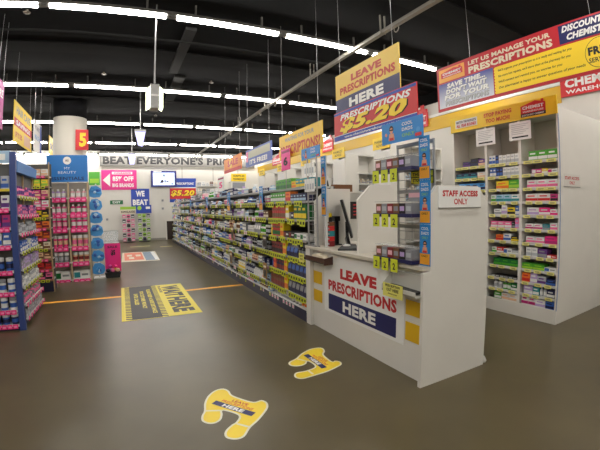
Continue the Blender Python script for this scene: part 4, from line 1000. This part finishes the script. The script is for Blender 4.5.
def spinner(Y, c1, c2, hdr, lab, hx):
    t = thing('spinner_rack', lab, 'rack', (XB - .5, Y, 0), FX)
    part('base', MB().lathe([(.28, 0), (.28, .02), (.05, .04)], black_plastic, seg=20), t)
    part('pole', MB().tube([(0, 0, .03), (0, 0, 1.35)], .02, wire_m, 8), t)
    o2 = part('header', B(-.36, .36, -.02, 0, 1.35, 1.74 if hx else 1.68, hdr), t)
    if hx:
        shape(o2, 'round_badge', disc(-.2, 1.6, .1), P('lime'), -.021); plate(o2, 'printed_tag', .1, .3, 1.55, 1.66, P('white'), -.021)
    else:
        txt(o2, 'SUNGLASSES', 0, 1.44, .66, .1, ink, -.0215, .04); plate(o2, 'lime_line', -.36, .36, 1.55, 1.68, P('lime'), -.021)
    for r in range(6):
        part('arm', MB().tube([(-.30, 0, .10 + .22 * r), (.30, 0, .10 + .22 * r)], .008, wire_m, 6), t)
        for k in range(3):
            a = (c1, c2, c1)[(k + r) % 3]
            thing('hanging_pack', '%s pack, %s from pink poster side, row %s up, %s' % (a, ORD[k], ('one', 'two', 'three', 'four', 'five', 'six')[r], 'lime spinner rack' if hx else 'pink spinner rack'), 'pack', (XB - .5 - .03, Y - (-.2 + .2 * k), .055 + .22 * r), FX, 'packs on the spinner racks',
                  MB().box(-.075, .075, -.02, 0, 0, .15, P(a)).box(-.06, .06, -.022, -.02, .03, .08, P('white' if k != 1 else 'black')).box(-.01, .01, -.02, -.0, .15, .165, wire_m))
spinner(-.28, 'pink', 'black', P('cream'), 'spinner rack with pink packs before the back wall, under the exit sign', False)
spinner(-1.0, 'lime', 'navy', sign_blue, 'spinner rack with lime and navy packs before the back wall, under the blue poster', True)
t = thing('clear_bin', 'low clear plastic bin standing against the back wall', 'bin', (XB - .3, .58, 0), FX)
part('bin', MB().box(-.36, .36, -.2, -.19, 0, .56, clear_m).box(-.36, .36, .19, .2, 0, .56, clear_m).box(-.36, -.35, -.19, .19, 0, .56, clear_m).box(.35, .36, -.19, .19, 0, .56, clear_m), t)
part('rim', MB().tube([(-.36, -.2, .56), (.36, -.2, .56), (.36, .2, .56), (-.36, .2, .56), (-.36, -.2, .56)], .012, wire_m, 6), t)
part('base', B(-.36, .36, -.2, .2, 0, .02, white_metal), t)
o = sign('wall_strip', 'narrow green strip sign on the white back wall beyond the price sign', 'sign', XB - .012, -3.85, 2.1, FX, .12, .8, P('dark green'), .01)
for i, (y_, z_, nm) in enumerate(((.7, 1.05, 'by the clear bin'), (-1.95, 1.9, 'above the dark opening'), (-1.95, 1.5, 'low above the dark opening'))):
    thing('wall_switch', 'small grey switch box on the white back wall ' + nm, 'switch', (XB - .012, y_, z_), FX, None, B(-.05, .05, -.01, .01, 0, .1, P('grey')), .002)
# display of cartons on a white stepped stand beyond the gondola
t = thing('stepped_stand', 'white stepped stand with small boxes behind the far gondola', 'display stand', (16.9, -3.75, 0), FX)
for i in range(3):
    part('shelf', B(-.45, .75, .1 * i, .5, 1.9 + .32 * i - .03, 1.9 + .32 * i, white_metal), t)
part('body', B(-.45, .75, .5, .54, 0, 2.8, white_paint), t)
for s in (-.45, .73):
    part('side_panel', B(s, s + .02, .0, .5, 0, 1.87, white_paint), t)
for i in range(3):
    for k in range(6):
        a = ('white', 'brown', 'cream', 'black', 'grey', 'white')[(k + i * 2) % 6]
        put('carton', a, 'silver', .14, .16 + .04 * ((k + i) % 2), .08, (16.9, -3.75), FX, -.34 + .19 * k, .1 * i + .008, 1.9005 + .32 * i, '%s carton, %s from price sign, %s step of the white stepped stand' % (a, ORD[k], ('lower', 'middle', 'upper')[i]), 'boxes on the stepped stand')

# ------------------------------------------------------------------ floor markings
def smooth(pts, n=4):
    out = []; N = len(pts)
    for i in range(N):
        p0, p1, p2, p3 = pts[i - 1], pts[i], pts[(i + 1) % N], pts[(i + 2) % N]
        for k in range(n):
            t_ = k / n
            out.append(tuple(.5 * (2 * p1[j] + (p2[j] - p0[j]) * t_ + (2 * p0[j] - 5 * p1[j] + 4 * p2[j] - p3[j]) * t_ * t_ + (3 * p1[j] - p0[j] - 3 * p2[j] + p3[j]) * t_ ** 3) for j in range(2)))
    return out
def offset(pts, d):
    N = len(pts); out = []
    ar = sum(pts[i][0] * pts[(i + 1) % N][1] - pts[(i + 1) % N][0] * pts[i][1] for i in range(N))
    sg = 1 if ar > 0 else -1
    for i in range(N):
        a, b = pts[i - 1], pts[(i + 1) % N]
        tx, ty = b[0] - a[0], b[1] - a[1]
        l = math.hypot(tx, ty) or 1
        out.append((pts[i][0] + sg * d * ty / l, pts[i][1] - sg * d * tx / l))
    return out
fy = M('floor_sticker_yellow', (238, 208, 44), .45)
fw = M('floor_sticker_white', (222, 218, 196), .5)
fo = M('floor_sticker_orange', (212, 96, 36), .5)
def feet(lab, outline, a, b, up, heels):
    """a, b: ends of the navy band; up: direction of the top of the lettering"""
    c = (sum(p[0] for p in outline) / len(outline), sum(p[1] for p in outline) / len(outline))
    L = lambda q: (q[0] - c[0], q[1] - c[1])
    pl = smooth([L(q) for q in outline])
    o = thing('floor_sticker', lab, 'floor sticker', (c[0], c[1], 0), 0, 'footprint stickers', MB().prism(pl, 'z', .0004, .0012, fw))
    part('yellow_print', MB().prism(offset(pl, -.016), 'z', .0013, .0016, fy), o)
    A, Bq = Vector(L(a)), Vector(L(b))
    d = (Bq - A).normalized(); ang = math.atan2(d.y, d.x); u = Vector((-d.y, d.x)); ln = (Bq - A).length
    def quad(p, q, h0, h1, m, z, nm):
        part(nm, MB().prism([tuple(p + u * h0), tuple(q + u * h0), tuple(q + u * h1), tuple(p + u * h1)], 'z', z, z + .0003, m), o)
    quad(A, Bq, 0, .058, sign_navy, .0017, 'navy_band')
    mid = (A + Bq) / 2
    flat_txt(o, 'HERE', mid + u * .029, ang, ln * .52, .042, sign_white, .0022, .05)
    flat_txt(o, 'PRESCRIPTIONS', mid + u * .083, ang, ln * .78, .036, fo, .0018, .03)
    flat_txt(o, 'LEAVE', mid + u * .124, ang, ln * .40, .034, red2, .0018, .03)
    for p, q in heels:
        p, q = Vector(L(p)), Vector(L(q)); n = Vector((-(q - p).y, (q - p).x)).normalized() * .009
        part('white_line', MB().prism([tuple(p - n), tuple(q - n), tuple(q + n), tuple(p + n)], 'z', .0017, .0019, fw), o)
feet('yellow double footprint sticker on the floor, the one farther from the counter', [(2.835, -0.753), (2.919, -0.749), (2.978, -0.715), (2.976, -0.644), (2.906, -0.566), (2.8, -0.511), (2.68, -0.481), (2.615, -0.448), (2.545, -0.436), (2.493, -0.469), (2.477, -0.518), (2.507, -0.57), (2.571, -0.6), (2.626, -0.619), (2.512, -0.704), (2.433, -0.663), (2.41, -0.623), (2.364, -0.568), (2.31, -0.54), (2.259, -0.548), (2.222, -0.602), (2.234, -0.662), (2.317, -0.733), (2.381, -0.817), (2.47, -0.908), (2.531, -0.954), (2.598, -0.969), (2.65, -0.942), (2.652, -0.875), (2.74, -0.806)],
     (2.765, -.562), (2.456, -.788), 0, (((2.675, -.495), (2.63, -.61)), ((2.405, -.66), (2.325, -.73))))
feet('yellow double footprint sticker on the floor close to the counter front', [(3.302, -1.911), (3.39, -1.93), (3.43, -1.884), (3.43, -1.785), (3.361, -1.654), (3.28, -1.556), (3.241, -1.471), (3.193, -1.432), (3.13, -1.441), (3.093, -1.509), (3.11, -1.583), (3.156, -1.63), (3.016, -1.632), (2.974, -1.523), (2.981, -1.422), (2.946, -1.374), (2.882, -1.363), (2.834, -1.41), (2.839, -1.525), (2.853, -1.671), (2.886, -1.79), (2.926, -1.88), (2.995, -1.904), (3.035, -1.87), (3.035, -1.836), (3.219, -1.848)],
     (3.315, -1.66), (2.94, -1.665), 0, (((3.262, -1.56), (3.165, -1.62)), ((2.975, -1.53), (2.875, -1.535))))
# waiting mat
my = M('mat_yellow', (226, 208, 56), .5); mk = M('mat_charcoal', (74, 72, 70), .6)
o = thing('floor_mat', 'large yellow and charcoal waiting mat stuck on the floor across the orange line', 'floor mat', (6.62, -.49, 0), 0, None, MB().prism([(1.20, .58), (-1.20, .58), (-1.18, -.57), (1.15, -.59)], 'z', .0006, .0026, my))
part('charcoal_panel', MB().prism([(1.18, .435), (-1.18, .435), (-1.18, .01), (1.18, .01)], 'z', .0027, .003, mk), o)
for y0 in (.435, -.075):
    hz = MB(); n = 24
    for i in range(n):
        x = -1.18 + 2.36 * i / n
        hz.prism([(x, y0), (x + .05, y0), (x + .098, y0 + .085), (x + .048, y0 + .085)], 'z', .0027, .003, mk)
    part('hazard_stripes', hz, o)
for s, yy, ln, x0 in (('PLEASE KEEP A SAFE DISTANCE', .09, 1.75, -.05), ('FOR CUSTOMER PRIVACY', .22, 1.3, .05), ('UNTIL CALLED', .33, .85, .1)):
    flat_txt(o, s, (x0, yy), PI, ln, .07, my, .0034, .04)
flat_txt(o, 'PLEASE', (.75, -.135), PI, .6, .05, mk, .003, .03)
flat_txt(o, 'WAIT', (.53, -.335), PI, .95, .32, mk, .003, .06); flat_txt(o, 'HERE', (-.52, -.335), PI, 1.0, .32, mk, .003, .06)
o = thing('floor_line', 'long orange tape line across the floor under the waiting mat', 'floor line', (7.045, 0, 0), 0, None, B(-.055, .055, -2.2, 4.5, .0001, .0005, M('tape_orange', (250, 178, 56), .5)))
o = thing('floor_poster', 'orange and blue floor poster lying in the aisle before the back wall', 'floor poster', (12.95, -.48, 0), 0, None, MB().prism([(-1.25, .56), (1.25, .53), (1.25, -.62), (-1.35, -.56)], 'z', .0004, .0014, P('cream')))
part('orange_panel', B(-.95, 1.1, -.12, .47, .0015, .0018, M('poster_coral', (226, 120, 90), .5)), o)
part('blue_panel', B(-1.2, 1.2, -.5, -.16, .0015, .0018, M('poster_steel', (120, 140, 160), .5)), o)
for x, yy in ((.3, .3), (-.4, .25), (.2, .02)):
    part('pale_print', B(x - .25, x + .25, yy - .08, yy + .08, .0019, .0021, P('cream')), o)
part('white_stripe', B(-1.1, 1.1, -.56, -.44, .0019, .0021, sign_white), o)
for X, Y, ln, nm in ((16.3, -.66, .8, 'before the spinner racks'), (15.7, -1.68, .5, 'near the far gondola end')):
    thing('floor_line', 'short pale yellow floor strip ' + nm, 'floor line', (X, Y, 0), 0, None, B(-.12, .12, -ln / 2, ln / 2, .0004, .0012, M('strip_pale', (216, 206, 150), .5)))
